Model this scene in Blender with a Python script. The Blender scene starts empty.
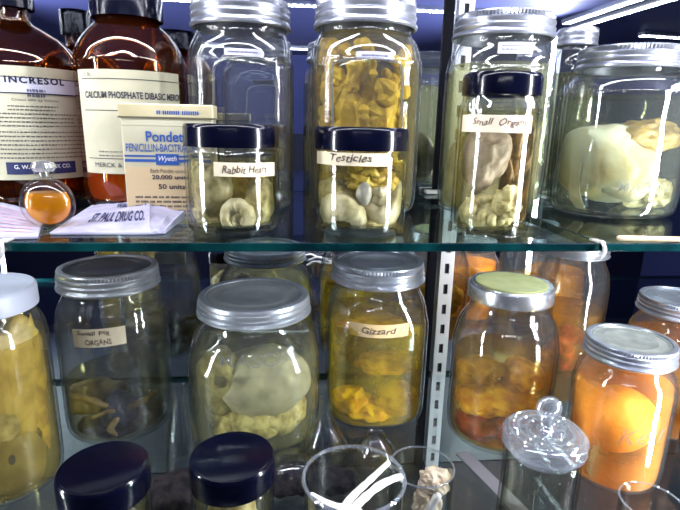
import bpy, bmesh, math, random
from mathutils import Vector, Matrix, Euler, noise
random.seed(7)
sc = bpy.context.scene
COL = sc.collection
PI = math.pi
R = math.radians

# ------------------------------------------------------------------ camera
ZU = 1.2            # top of the upper glass shelf
ZL = ZU - 0.238     # top of the lower glass shelf
YM = 0.605          # mirror plane
F = 510.0
cam_d = bpy.data.cameras.new('camera'); cam = bpy.data.objects.new('camera', cam_d); COL.objects.link(cam)
cam_d.sensor_width = 36; cam_d.lens = 36 * F / 680; cam_d.clip_start = 0.01; cam_d.clip_end = 30
cam.location = (0, 0, ZU + 0.077)
PITCH, YAW, ROLL = R(14.3), R(5.4), R(1.3)
M = Matrix.Rotation(-YAW, 3, 'Z') @ Matrix.Rotation(PI/2 - PITCH, 3, 'X') @ Matrix.Rotation(ROLL, 3, 'Z')
cam.rotation_euler = M.to_euler()
sc.camera = cam
CP = Vector(cam.location)

def ray(px, py):
    return (M @ Vector(((px - 340) / F, -(py - 255) / F, -1))).normalized()
def at_y(px, py, Y):
    d = ray(px, py); return CP + d * (Y / d.y)
def at_z(px, py, Z):
    d = ray(px, py); return CP + d * ((Z - CP.z) / d.z)

# ------------------------------------------------------------------ materials
MATS = {}
def newmat(name):
    m = bpy.data.materials.new(name); m.use_nodes = True
    m.node_tree.nodes.clear()
    return m, m.node_tree.nodes, m.node_tree.links
def col4(c): return (c[0], c[1], c[2], 1)
def lin(r, g, b):   # from 0..255 display values
    f = lambda v: ((v/255+0.055)/1.055)**2.4 if v > 10 else v/255/12.92
    return (f(r), f(g), f(b))
def solid(name, c, rough=.5, metal=0, c2=None, scale=40, bump=0, bscale=200, coat=0, detail=4, spec=.5, sss=0):
    if name in MATS: return MATS[name]
    m, n, l = newmat(name)
    o = n.new('ShaderNodeOutputMaterial'); p = n.new('ShaderNodeBsdfPrincipled')
    l.new(p.outputs[0], o.inputs[0])
    p.inputs['Base Color'].default_value = col4(c); p.inputs['Roughness'].default_value = rough
    p.inputs['Metallic'].default_value = metal; p.inputs['Coat Weight'].default_value = coat
    p.inputs['Specular IOR Level'].default_value = spec
    if 'tissue' in name: sss = .22
    if sss:
        p.inputs['Subsurface Weight'].default_value = sss; p.inputs['Subsurface Radius'].default_value = (1, .7, .4); p.inputs['Subsurface Scale'].default_value = .006
    tc = n.new('ShaderNodeTexCoord')
    if c2 is not None:
        t = n.new('ShaderNodeTexNoise'); t.inputs['Scale'].default_value = scale; t.inputs['Detail'].default_value = detail
        l.new(tc.outputs['Object'], t.inputs['Vector'])
        r = n.new('ShaderNodeValToRGB'); r.color_ramp.elements[0].position = .38; r.color_ramp.elements[1].position = .62
        r.color_ramp.elements[0].color = col4(c); r.color_ramp.elements[1].color = col4(c2)
        l.new(t.outputs['Fac'], r.inputs['Fac']); l.new(r.outputs['Color'], p.inputs['Base Color'])
    if bump:
        t = n.new('ShaderNodeTexNoise'); t.inputs['Scale'].default_value = bscale; t.inputs['Detail'].default_value = 5
        l.new(tc.outputs['Object'], t.inputs['Vector'])
        b = n.new('ShaderNodeBump'); b.inputs['Strength'].default_value = bump; b.inputs['Distance'].default_value = .002
        l.new(t.outputs['Fac'], b.inputs['Height']); l.new(b.outputs[0], p.inputs['Normal'])
    MATS[name] = m; return m
def clear(name, face, edge, power=3.0, cloud=0.0, ccol=(1,1,1), bump=0.0, bscale=25, f0=.04, rough=.02, mottle=0):
    """clear wall or liquid: straight-through transmission tinted by how obliquely it is crossed, plus mirror-like gloss"""
    if name in MATS: return MATS[name]
    m, n, l = newmat(name)
    o = n.new('ShaderNodeOutputMaterial')
    lw = n.new('ShaderNodeLayerWeight'); lw.inputs['Blend'].default_value = .5
    pw = n.new('ShaderNodeMath'); pw.operation = 'POWER'; l.new(lw.outputs['Facing'], pw.inputs[0]); pw.inputs[1].default_value = power
    mc = n.new('ShaderNodeMix'); mc.data_type = 'RGBA'
    l.new(pw.outputs[0], mc.inputs[0]); mc.inputs[6].default_value = col4(face); mc.inputs[7].default_value = col4(edge)
    tr = n.new('ShaderNodeBsdfTransparent'); l.new(mc.outputs[2], tr.inputs[0])
    body = tr
    tc = n.new('ShaderNodeTexCoord')
    if cloud > 0:
        df = n.new('ShaderNodeBsdfDiffuse'); df.inputs[0].default_value = col4(ccol)
        tl = n.new('ShaderNodeBsdfTranslucent'); tl.inputs[0].default_value = col4(ccol)
        a = n.new('ShaderNodeMixShader'); a.inputs[0].default_value = .5; l.new(df.outputs[0], a.inputs[1]); l.new(tl.outputs[0], a.inputs[2])
        b = n.new('ShaderNodeMixShader'); b.inputs[0].default_value = cloud
        if mottle:
            t = n.new('ShaderNodeTexNoise'); t.inputs['Scale'].default_value = mottle; t.inputs['Detail'].default_value = 4
            l.new(tc.outputs['Object'], t.inputs['Vector'])
            mr = n.new('ShaderNodeMapRange'); mr.inputs[1].default_value = .35; mr.inputs[2].default_value = .65
            mr.inputs[3].default_value = cloud * .4; mr.inputs[4].default_value = min(1, cloud * 1.6)
            l.new(t.outputs['Fac'], mr.inputs[0]); l.new(mr.outputs[0], b.inputs[0])
        l.new(tr.outputs[0], b.inputs[1]); l.new(a.outputs[0], b.inputs[2]); body = b
    p5 = n.new('ShaderNodeMath'); p5.operation = 'POWER'; l.new(lw.outputs['Facing'], p5.inputs[0]); p5.inputs[1].default_value = 4.5
    ma = n.new('ShaderNodeMath'); ma.operation = 'MULTIPLY_ADD'; l.new(p5.outputs[0], ma.inputs[0]); ma.inputs[1].default_value = .7; ma.inputs[2].default_value = f0
    gl = n.new('ShaderNodeBsdfGlossy'); gl.inputs['Roughness'].default_value = rough
    if bump:
        t = n.new('ShaderNodeTexNoise'); t.inputs['Scale'].default_value = bscale; t.inputs['Detail'].default_value = 2
        l.new(tc.outputs['Object'], t.inputs['Vector'])
        bp = n.new('ShaderNodeBump'); bp.inputs['Strength'].default_value = bump; bp.inputs['Distance'].default_value = .004
        l.new(t.outputs['Fac'], bp.inputs['Height']); l.new(bp.outputs[0], gl.inputs['Normal'])
    mx = n.new('ShaderNodeMixShader'); l.new(ma.outputs[0], mx.inputs[0]); l.new(body.outputs[0], mx.inputs[1]); l.new(gl.outputs[0], mx.inputs[2])
    l.new(mx.outputs[0], o.inputs[0])
    MATS[name] = m; return m
def emit(name, c, s):
    m, n, l = newmat(name); o = n.new('ShaderNodeOutputMaterial'); e = n.new('ShaderNodeEmission')
    e.inputs[0].default_value = col4(c); e.inputs[1].default_value = s; l.new(e.outputs[0], o.inputs[0]); return m

GLASS = clear('jar_glass', (.985, .99, .985), (.40, .45, .44), 4, cloud=.020, ccol=(.8,.84,.9), bump=.35, bscale=22, f0=.06)  # pale diffuse veil stands in for whitish reflections on the jar walls
GLASSP = clear('smooth_glass', (.99, .995, .99), (.45, .50, .48), 4, f0=.06)
THICK = clear('thick_clear_glass', (.98,.985,.99), (.62,.68,.72), 2.2, cloud=.13, ccol=(.72,.78,.9), f0=.16)
EMBOSS = clear('embossed_glass', (.80, .82, .82), (.5, .55, .55), 2, cloud=.16, ccol=(.9,.93,.95), f0=.2, rough=.1)
SHELFG = clear('shelf_glass', (.93, .97, .96), (.55, .72, .70), 3, f0=.07)
AMBER = clear('amber_glass', (.78, .50, .24), (.28, .11, .04), 2.2, cloud=.06, ccol=lin(130,66,26), bump=.3, bscale=18, f0=.07)
ZINC = solid('silver_lid_metal', (.40,.42,.48), .30, .8, (.30,.32,.38), 60, bump=.1)
ZINCD = solid('dulled_lid_metal', (.36,.38,.39), .4, .6, (.26,.27,.27), 45, bump=.1)
GOLD = solid('pale_gold_lacquer', (.66,.66,.30), .35, .35, (.55,.57,.24), 60)
STEEL = solid('plain_steel', (.6,.61,.65), .25, .9, bump=.05)
BAKE = solid('black_phenolic_cap', (.0010,.0013,.0055), .14, 0, (.0016,.002,.009), 30, spec=.35)
WHITEP = solid('white_plastic_lid', (.46,.48,.58), .4, 0, (.40,.42,.53), 25)
PAPER = solid('aged_cream_paper', lin(184,180,156), .8, 0, lin(170,166,142), 30)
PAPERW = solid('white_label_paper', lin(196,196,212), .8)
KRAFT = solid('cream_handwritten_label', lin(202,192,166), .8, 0, lin(188,176,150), 50)
INK = solid('dark_ink', (.012,.012,.03), .7)
INKG = solid('brown_pen_ink', (.06,.04,.03), .7)
INKW = solid('white_print', lin(220,220,225), .7)
NAVY = solid('navy_print', (.01,.015,.08), .6)
BLUEP = solid('blue_print', (.012,.07,.30), .6)

# ------------------------------------------------------------------ mesh helpers
def obj(name, bm, mat, parent=None, smooth=True, **props):
    bmesh.ops.recalc_face_normals(bm, faces=bm.faces[:])
    me = bpy.data.meshes.new(name); bm.to_mesh(me); bm.free()
    if not isinstance(mat, (list, tuple)): mat = [mat]
    for m in mat: me.materials.append(m)
    if smooth:
        for p in me.polygons: p.use_smooth = True
        try: me.set_sharp_from_angle(angle=R(38))
        except Exception: pass
    o = bpy.data.objects.new(name, me); COL.objects.link(o)
    if parent is not None: o.parent = parent
    for k, v in props.items(): o[k] = v
    return o
def root(name, label, cat, loc, group=None, rz=0):
    o = bpy.data.objects.new(name, None); COL.objects.link(o); o.empty_display_size = .02
    o.location = loc; o.rotation_euler = (0, 0, rz); o['label'] = label; o['category'] = cat
    if group: o['group'] = group
    return o
def tag(o, label, cat, group=None, kind=None):
    o['label'] = label; o['category'] = cat
    if group: o['group'] = group
    if kind: o['kind'] = kind
    return o
def lathe(bm, prof, seg=72, sq=None, knurl=None, c=(0, 0, 0), mi=0):
    """prof: list of (r, z). sq: per ring squareness. knurl: (ring set, amplitude)"""
    rings = []
    for i, (r, z) in enumerate(prof):
        s = sq[i] if sq else 0
        if r < 1e-6:
            rings.append([bm.verts.new((c[0], c[1], c[2] + z))]); continue
        vs = []
        for k in range(seg):
            a = 2 * PI * k / seg
            rr = r
            if s:
                nn = 2 + s * 3; ca, sa = abs(math.cos(a)), abs(math.sin(a)); rr = r / (ca**nn + sa**nn) ** (1/nn)
            if knurl and i in knurl[0] and k % 2: rr -= knurl[1]
            vs.append(bm.verts.new((c[0] + rr * math.cos(a), c[1] + rr * math.sin(a), c[2] + z)))
        rings.append(vs)
    for a, b in zip(rings, rings[1:]):
        if len(a) == 1 and len(b) == 1: continue
        for k in range(seg):
            k2 = (k + 1) % seg
            if len(a) == 1: f = bm.faces.new((a[0], b[k], b[k2]))
            elif len(b) == 1: f = bm.faces.new((a[k], a[k2], b[0]))
            else: f = bm.faces.new((a[k], a[k2], b[k2], b[k]))
            f.material_index = mi
    return bm
def smooth_prof(pts, n=5, sq=None):
    """Catmull-Rom through the profile points"""
    out, so = [], []
    P = [pts[0]] + list(pts) + [pts[-1]]
    S = ([sq[0]] + list(sq) + [sq[-1]]) if sq else None
    for i in range(1, len(P) - 2):
        for k in range(n):
            t = k / n
            q = []
            for j in (0, 1):
                p0, p1, p2, p3 = P[i-1][j], P[i][j], P[i+1][j], P[i+2][j]
                q.append(.5*((2*p1)+(-p0+p2)*t+(2*p0-5*p1+4*p2-p3)*t*t+(-p0+3*p1-3*p2+p3)*t**3))
            out.append((max(q[0], 0), q[1])); so.append(S[i] + (S[i+1]-S[i])*t if S else 0)
    out.append(pts[-1]); so.append(sq[-1] if sq else 0)
    return out, so
def box(bm, x0, x1, y0, y1, z0, z1, mi=0):
    v = [bm.verts.new(p) for p in ((x0,y0,z0),(x1,y0,z0),(x1,y1,z0),(x0,y1,z0),(x0,y0,z1),(x1,y0,z1),(x1,y1,z1),(x0,y1,z1))]
    for q in ((0,3,2,1),(4,5,6,7),(0,1,5,4),(1,2,6,5),(2,3,7,6),(3,0,4,7)):
        f = bm.faces.new([v[i] for i in q]); f.material_index = mi
def bbox(*a, bev=.002, seg=2, **k):
    bm = bmesh.new(); box(bm, *a, **k)
    if bev: bmesh.ops.bevel(bm, geom=bm.edges[:], offset=bev, segments=seg, affect='EDGES', profile=.7)
    return bm
def tube(bm, pts, rad, seg=10, n=6, jit=0, flat=1.0):
    """smooth tube through points, radius list or number, closed ends"""
    if not isinstance(rad, (list, tuple)): rad = [rad] * len(pts)
    P = [Vector(p) for p in pts]; P = [P[0]*2 - P[1]] + P + [P[-1]*2 - P[-2]]; Rr = [rad[0]] + list(rad) + [rad[-1]]
    path, rr = [], []
    for i in range(1, len(P) - 2):
        for k in range(n):
            t = k / n
            path.append(.5*((2*P[i])+(-P[i-1]+P[i+1])*t+(2*P[i-1]-5*P[i]+4*P[i+1]-P[i+2])*t*t+(-P[i-1]+3*P[i]-3*P[i+1]+P[i+2])*t**3))
            rr.append(Rr[i] + (Rr[i+1]-Rr[i])*t)
    path.append(P[-2]); rr.append(Rr[-2])
    up = Vector((0, 0, 1)); prev = None; rings = []
    for i, p in enumerate(path):
        d = (path[min(i+1, len(path)-1)] - path[max(i-1, 0)]).normalized()
        s = d.cross(up) if prev is None else prev - d * prev.dot(d)
        if s.length < 1e-5: s = d.cross(Vector((1, 0, 0)))
        s.normalize(); u = s.cross(d).normalized(); prev = s
        r = rr[i] * (1 + jit * (noise.noise(p * 300)))
        rings.append([bm.verts.new(p + s * math.cos(2*PI*k/seg) * r + u * math.sin(2*PI*k/seg) * r * flat) for k in range(seg)])
    for a, b in zip(rings, rings[1:]):
        for k in range(seg): bm.faces.new((a[k], a[(k+1) % seg], b[(k+1) % seg], b[k]))
    for rg, s in ((rings[0], -1), (rings[-1], 1)):
        c = sum((v.co for v in rg), Vector()) / seg
        i = 0 if s < 0 else len(path) - 1
        d = (path[min(i+1, len(path)-1)] - path[max(i-1, 0)]).normalized() * s
        inner = [bm.verts.new(c + (v.co - c) * .6 + d * rr[i] * .6) for v in rg]
        for k in range(seg): bm.faces.new((rg[k], rg[(k+1) % seg], inner[(k+1) % seg], inner[k]))
        tip = bm.verts.new(c + d * rr[i] * .85)
        for k in range(seg): bm.faces.new((inner[k], inner[(k+1) % seg], tip))
    return bm
def blob_bm(bm, c, r, rot=(0, 0, 0), amp=.15, freq=60, seed=0, sub=4, ridge=0, bend=0):
    t = bmesh.new(); bmesh.ops.create_icosphere(t, subdivisions=sub, radius=1)
    E = Euler(rot).to_matrix(); c = Vector(c); rm = max(r)
    for v in t.verts:
        d = v.co.normalized()
        p = Vector((d.x * r[0], d.y * r[1], d.z * r[2]))
        k = noise.noise(p * freq + Vector((seed*3.1, seed, -seed))) + .45 * noise.noise(p * freq * 2.3 + Vector((seed, 2, 5)))
        if ridge:
            k -= ridge * abs(noise.noise(p * freq * 1.4 + Vector((7, seed, 3))))
            q_ = abs(noise.noise(p * 170 + Vector((seed, 9, 1)))); k -= ridge * .55 * max(0, .16 - q_) / .16 * min(1, .012 / rm)
        p *= 1 + amp * k
        if bend: p.z -= bend * (p.x / r[0])**2 * r[2] * 1.0
        v.co = c + E @ p
    me = bpy.data.meshes.new('t'); t.to_mesh(me); t.free(); bm.from_mesh(me); bpy.data.meshes.remove(me)
    return bm

class Cyl:
    """a vertical round surface to hang labels on: axis (X, Y), radius rad"""
    def __init__(s, X, Y, rad, z0): s.X, s.Y, s.r, s.z0 = X, Y, rad, z0
    def hit(s, px, py):
        d = ray(px, py); o = Vector((CP.x - s.X, CP.y - s.Y)); D = Vector((d.x, d.y))
        a = D.dot(D); b = 2 * o.dot(D); c = o.dot(o) - s.r**2; q = b*b - 4*a*c
        if q < 0:
            t = -b / (2*a)
        else: t = (-b - math.sqrt(q)) / (2*a)
        p = CP + d * t
        return math.atan2(p.x - s.X, -(p.y - s.Y)), p.z - s.z0
    def pos(s, phi, z, off=0): return (math.sin(phi) * (s.r + off), -math.cos(phi) * (s.r + off), z)
def patch(cy, f0, f1, z0, z1, th=.0006, n=28, off=.0001, tilt=0):
    bm = bmesh.new(); A = []
    for i in range(n + 1):
        f = f0 + (f1 - f0) * i / n; dz = tilt * (i / n - .5)
        A.append([bm.verts.new(cy.pos(f, z, o)) for z, o in ((z0+dz, off), (z1+dz, off), (z1+dz, off+th), (z0+dz, off+th))])
    for a, b in zip(A, A[1:]):
        for k in range(4): bm.faces.new((a[k], a[(k+1) % 4], b[(k+1) % 4], b[k]))
    bm.faces.new(A[0]); bm.faces.new(A[-1][::-1])
    return bm
FONTC = {}
def text_bm(txt, w, h, shear=0, bold=0, space=1.0, jitter=0, ext=.00012):
    """letters centred on the origin in x, z from 0 to h; returns a list of polygons"""
    cu = bpy.data.curves.new('t', 'FONT'); cu.body = txt; cu.size = 1; cu.shear = shear; cu.space_character = space; cu.offset = bold
    cu.resolution_u = 3
    o = bpy.data.objects.new('t', cu); COL.objects.link(o)
    dg = bpy.context.evaluated_depsgraph_get(); me = bpy.data.meshes.new_from_object(o.evaluated_get(dg))
    bpy.data.objects.remove(o); bpy.data.curves.remove(cu)
    bm = bmesh.new(); bm.from_mesh(me); bpy.data.meshes.remove(me)
    xs = [v.co.x for v in bm.verts]; ys = [v.co.y for v in bm.verts]
    x0, x1, y0, y1 = min(xs), max(xs), min(ys), max(ys)
    for v in bm.verts:
        x = (v.co.x - x0) / (x1 - x0); y = (v.co.y - y0) / (y1 - y0)
        if jitter: y += jitter * math.sin(x * 23) ; x += jitter * .03 * math.sin(y * 5 + x * 40)
        v.co = ((x - .5) * w, 0, y * h)
    return bm
def bend(bm, cy, phi, z, off, tilt=0):
    for v in bm.verts:
        f = phi + v.co.x / cy.r
        v.co = Vector(cy.pos(f, z + v.co.z + tilt * v.co.x, off - v.co.y))
    return bm
def text_on(cy, parent, name, txt, px0, px1, yb, h_px, mat, **k):
    """lettering on the round surface, spanning px0..px1 with its foot near yb"""
    (fa, za), (fb, zb) = cy.hit(px0, yb), cy.hit(px1, yb)
    z = cy.hit((px0+px1)/2, yb)[1]; h = cy.hit((px0+px1)/2, yb - h_px)[1] - z
    off = k.pop('off', .0009); tilt = k.pop('tilt', 0)
    bm = text_bm(txt, (fb - fa) * cy.r, h, **k)
    return obj(name, bend(bm, cy, (fa+fb)/2, z, off, tilt), mat, parent, smooth=False)
def marks(cy, px0, px1, yt, yb, rows, seed=0, fill=.9, size=.55, off=.0009):
    """rows of tiny print too small to read, as broken strokes"""
    rnd = random.Random(seed); bm = bmesh.new()
    fa = cy.hit(px0, (yt+yb)/2)[0]; fb = cy.hit(px1, (yt+yb)/2)[0]
    zt = cy.hit((px0+px1)/2, yt)[1]; zb = cy.hit((px0+px1)/2, yb)[1]
    for i in range(rows):
        z = zt + (zb - zt) * (i + .5) / rows; hh = abs(zt - zb) / rows * size
        f = fa; end = fa + (fb - fa) * (fill if i % 3 else min(1, fill * 1.08))
        while f < end:
            wl = rnd.uniform(.006, .02)
            g = f
            while g < min(f + wl * 3, end):
                dw = rnd.uniform(.25, .5) * .014
                h0 = z - hh/2 * rnd.uniform(.6, 1); h1 = z + hh/2 * rnd.uniform(.5, 1)
                bm.faces.new([bm.verts.new(cy.pos(a, b, off)) for a, b in ((g, h0), (g+dw, h0), (g+dw, h1), (g, h1))])
                g += dw * 1.45
            f = g + .012
    return bm

# ------------------------------------------------------------------ the setting
def struct(name, bm, mat, smooth=False):
    o = obj(name, bm, mat, None, smooth); o['kind'] = 'structure'; return o
mir, n_, l_ = newmat('mirror'); o_ = n_.new('ShaderNodeOutputMaterial'); g_ = n_.new('ShaderNodeBsdfGlossy')
g_.inputs[0].default_value = (.80, .84, .90, 1); g_.inputs['Roughness'].default_value = .0; l_.new(g_.outputs[0], o_.inputs[0])
WALLB = solid('blue_wall_paint', (.030,.040,.15), .8, 0, (.040,.050,.18), 3)
FLOORM = solid('dark_floor', (.010,.012,.035), .6, 0, (.014,.016,.04), 6)
CEILM = solid('dark_ceiling', (.02,.025,.07), .8)
XJ = at_y(433, 250, YM).x
bm = bmesh.new(); box(bm, -1.6, XJ - .0025, YM, YM + .006, .35, 1.75); struct('wall_mirror_left', bm, mir)
bm = bmesh.new(); box(bm, XJ + .0025, 1.8, YM, YM + .006, .35, 1.75); struct('wall_mirror_right', bm, mir)
bm = bmesh.new(); box(bm, -2.2, 2.4, YM + .0065, YM + .06, 0, 2.6); struct('wall_back', bm, WALLB)
bm = bmesh.new(); box(bm, -2.2, 2.4, -2.06, -2.0, 0, 2.6); struct('wall_front', bm, WALLB)
bm = bmesh.new(); box(bm, -2.26, -2.2, -2.06, YM+.06, 0, 2.6); struct('wall_left', bm, WALLB)
bm = bmesh.new(); box(bm, 2.4, 2.46, -2.06, YM+.06, 0, 2.6); struct('wall_right', bm, WALLB)
bm = bmesh.new(); box(bm, -2.26, 2.46, -2.06, YM+.06, -.06, 0); struct('floor', bm, FLOORM)
bm = bmesh.new(); box(bm, -2.26, 2.46, -2.06, YM+.06, 2.6, 2.66); struct('ceiling', bm, CEILM)
bm = bmesh.new(); box(bm, -2.19, 2.39, -1.999, -1.985, 0, 1.22); struct('mirror_darkener_1', bm, solid('darkener_navy', (.006,.008,.030), .5, 0, (.010,.012,.04), 3))  # unseen dark panel added to darken what the mirror reflects low down
# joint between the mirror panes
o = obj('mirror_joint', bbox(XJ - .0060, XJ + .0050, YM - .004, YM + .006, .35, 1.75, bev=.0008), solid('black_rubber', (.003,.003,.006), .7, spec=.08))
tag(o, 'narrow black vertical strip in the joint of the mirrored back, beside the slotted upright', 'strip')

# slotted upright
SX0 = XJ + .0085; SX1 = SX0 + .0175
rt = root('shelf_standard', 'silver slotted metal shelf upright running up the mirrored back', 'shelf upright', ((SX0+SX1)/2, YM - .001, .6))
bm = bmesh.new(); w = (SX1-SX0)/2; hh = 1.1
box(bm, -w, -.0028, -.007, -.005, 0, hh); box(bm, .0028, w, -.007, -.005, 0, hh)
box(bm, -w, -w+.0018, -.005, 0, 0, hh); box(bm, w-.0018, w, -.005, 0, 0, hh)
z = 0
while z < hh - .03:
    box(bm, -.0028, .0028, -.007, -.005, z, z + .014); z += .027
obj('slotted_channel', bm, solid('upright_metal', (.72,.73,.78), .35, .5, bump=.05), rt, False)
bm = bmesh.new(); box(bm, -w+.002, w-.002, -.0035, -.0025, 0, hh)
obj('slot_shade_backing', bm, solid('slot_shadow', (.02,.02,.03), .6), rt, False)  # near-black strip puts the shade inside the slots into its colour

# upper glass shelves
TH = .006
EDGE = solid('green_glass_edge', (.0008,.010,.013), .10, 0, (.002,.034,.036), 25, spec=.4)
XB = at_y(599, 248, .335).x; XA = at_y(3, 248, .335).x
def shelf(name, x0, x1, y0, y1, zt, th, label):
    bm = bmesh.new(); box(bm, x0, x1, y0, y1, zt - th, zt)
    bmesh.ops.bevel(bm, geom=bm.edges[:], offset=.0006, segments=1, affect='EDGES')
    bm.normal_update()
    for f in bm.faces:
        f.material_index = 0 if abs(f.normal.z) > .9 else 1
    o = obj(name, bm, [SHELFG, EDGE], None, False); tag(o, label, 'shelf'); return o
shelf('glass_shelf', XA + .001, XB - .001, .333, YM - .001, ZU, TH, 'long middle pane of the upper glass shelf, under the amber bottles and small black-lidded jars')
shelf('glass_shelf', XB + .001, 1.3, .333, YM - .001, ZU, TH, 'right-hand pane of the upper glass shelf, under the big embossed jar')
shelf('glass_shelf', -1.0, XA - .001, .333, YM - .001, ZU, TH, 'left end pane of the upper glass shelf, at the picture edge under the dark bottle')
shelf('glass_shelf', -1.0, 1.3, .17, YM - .001, ZL, .008, 'lower glass shelf under the row of large specimen jars')
# cabinet base board under the lower shelf
o = obj('cabinet_floor_board', bbox(-1.0, 1.3, .12, YM - .001, ZL - .16, ZL - .14, bev=.002), solid('dark_cabinet_board', (.010,.011,.02), .5, 0, (.018,.018,.028), 8))
tag(o, 'dark board of the display case below the lower glass shelf', 'board')
# clips that carry the joint of two panes
def clip(px, label):
    p = at_y(px, 250, .333)
    r = root('shelf_clip', label, 'shelf clip', (p.x, .333, ZU), 'chrome clips at the joints of the upper shelf')
    bm = bmesh.new()
    tube(bm, [(0, -.0012, .0016), (.0008, -.0035, -.002), (.0006, -.004, -.006), (-.002, -.0035, -.0098), (-.006, -.001, -.0115)], [.0012,.0014,.0015,.0014,.001], seg=8)
    obj('hook', bm, solid('clip_chrome', (.85,.83,.80), .2, .6), r)
    bm = bmesh.new(); box(bm, -.003, .003, -.001, .010, .0003, .0014); obj('tab', bm, MATS['clip_chrome'], r, False)
clip(600, 'curved bright clip at the joint of the upper shelf above the orange jars')
clip(4, 'curved bright clip at the left end joint of the upper shelf')
# white pegs on the mirrored back
for (px0, px1, lab) in ((425, 451, 'short white shelf peg on the dark mirror joint left of the small kidney jar'), (527, 551, 'short white shelf peg behind the right side of the small tall jar')):
    a = at_y(px0, 217, YM - .02); b = at_y(px1, 218, YM - .02)
    bm = bbox(a.x, b.x, YM - .019, YM - .0075, ZU + .0008, ZU + .0048, bev=.0012)
    tag(obj('shelf_peg', bm, solid('white_peg', (.75,.74,.74), .5)), lab, 'peg', 'white pegs along the back of the shelf')
a = at_z(619, 238, ZU + .002); b = at_z(700, 240, ZU + .002)
bm = bmesh.new(); tube(bm, [(a.x, a.y, ZU + .0021), ((a.x+b.x)/2, (a.y+b.y)/2, ZU + .0021), (b.x, b.y, ZU + .0021)], .0021, seg=8, flat=.9)
tag(obj('wooden_stick', bm, solid('pale_wood', lin(214,190,160), .6, 0, lin(196,168,138), 90)), 'thin pale wooden stick lying on the shelf in front of the big embossed jar', 'stick')

# ------------------------------------------------------------------ case top with light strips
ZT = ZU + .077 + .202
bm = bmesh.new(); box(bm, -1.0, 1.5, -.48, YM - .001, ZT + .0055, ZT + .0255)
o = obj('cabinet_top_board', bm, solid('case_top_paint', (.055,.065,.20), .5), None, False); tag(o, 'dark top board of the display case carrying the light strips', 'board')
LEDC = (.93, .95, 1.0)
DOT = emit('led_lit', LEDC, 14)
ALU = solid('strip_aluminium', (.55,.58,.70), .4, .6)
def strip(x0, y0, x1, y1, label, power, size=.02):
    a, b = Vector((x0, y0, 0)), Vector((x1, y1, 0)); L = (b-a).length; ang = math.atan2(y1-y0, x1-x0)
    r = root('led_strip', label, 'light strip', ((x0+x1)/2, (y0+y1)/2, ZT), 'light strips under the case top', ang)
    bm = bmesh.new(); box(bm, -L/2, L/2, -.010, .010, 0, .0055); obj('housing', bm, ALU, r, False)
    bm = bmesh.new(); n = int(L / .012)
    for i in range(n):
        x = -L/2 + (i + .5) * L / n; box(bm, x - .0028, x + .0028, -.0028, .0028, -.0016, -.0001)
    o = obj('diodes', bm, DOT, r, False); o['kind'] = 'stuff'
    ld = bpy.data.lights.new('strip_light', 'AREA'); ld.shape = 'RECTANGLE'; ld.size = L; ld.size_y = .012; ld.energy = power; ld.color = LEDC
    lo = bpy.data.objects.new('strip_light', ld); COL.objects.link(lo); lo.location = ((x0+x1)/2, (y0+y1)/2, ZT - .002); lo.rotation_euler = (0, 0, ang)
    return r
strip(-.9, .235, .42, .235, 'light strip along the front of the case top, left of the corner', 3.4)
strip(-.9, .42, .42, .42, 'light strip along the middle of the case top, above the back row', 2.0)
strip(-.30, -.30, .22, -.30, 'short light strip on the case top nearest the viewer', 1.5)
def thru(px, py):                                        # where the strip seen in the mirror really hangs
    p = at_z(px, py, ZT); return p.x, 2 * YM - p.y
for (q0, q1, lab) in (((566, 23), (640, -2), 'inner light strip running from front to back at the right of the case top'), ((574, 28), (680, -4), 'outer light strip running from front to back at the right of the case top'), ((641, 35), (720, 40), 'short light strip on the case top beyond the right-hand strips')):
    (x0, y0), (x1, y1) = thru(*q0), thru(*q1); strip(x0, y0, x1, y1, lab, 1.6)
# upright corner strips
CZ0 = ZL - .13
def upright_strip(x, y, ang, label, power):
    H = ZT - CZ0 - .02
    r = root('corner_light', label, 'light strip', (x, y, CZ0), 'upright corner light strips of the case')
    r.rotation_euler = (0, 0, ang)
    bm = bmesh.new(); box(bm, .001, .012, -.009, .009, 0, H); obj('channel', bm, ALU, r, False)
    ld = bpy.data.lights.new('upright_light', 'AREA'); ld.shape = 'RECTANGLE'; ld.size = H - .02; ld.size_y = .012; ld.energy = power; ld.color = LEDC
    lo = bpy.data.objects.new('upright_light', ld); COL.objects.link(lo); lo.location = (x, y, CZ0 + H/2)
    lo.rotation_euler = Euler((0, PI/2, ang)); 
upright_strip(.50, .20, R(-20), 'upright light strip at the right front corner of the case', 11)
upright_strip(-.55, .22, R(180), 'upright light strip at the left front corner of the case', 6)
# unseen fill lamp added behind the viewer for soft frontal light
r = root('fill_lamp', 'long added fill lamp overhead in front of the case', 'lamp', (.1, -1.0, 2.6))
bm = bmesh.new(); box(bm, -.62, .62, -.12, .12, -.05, 0); obj('fill_housing', bm, ALU, r, False)
ld = bpy.data.lights.new('fill_light', 'AREA'); ld.shape = 'RECTANGLE'; ld.size = 1.2; ld.size_y = .2; ld.energy = 42; ld.color = (.85,.9,1)
lo = bpy.data.objects.new('fill_light', ld); COL.objects.link(lo); lo.location = (.1, -1.0, 2.545)
w = bpy.data.worlds.new('world'); sc.world = w; w.use_nodes = True
w.node_tree.nodes['Background'].inputs[0].default_value = (.1,.12,.3,1); w.node_tree.nodes['Background'].inputs[1].default_value = .3

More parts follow.
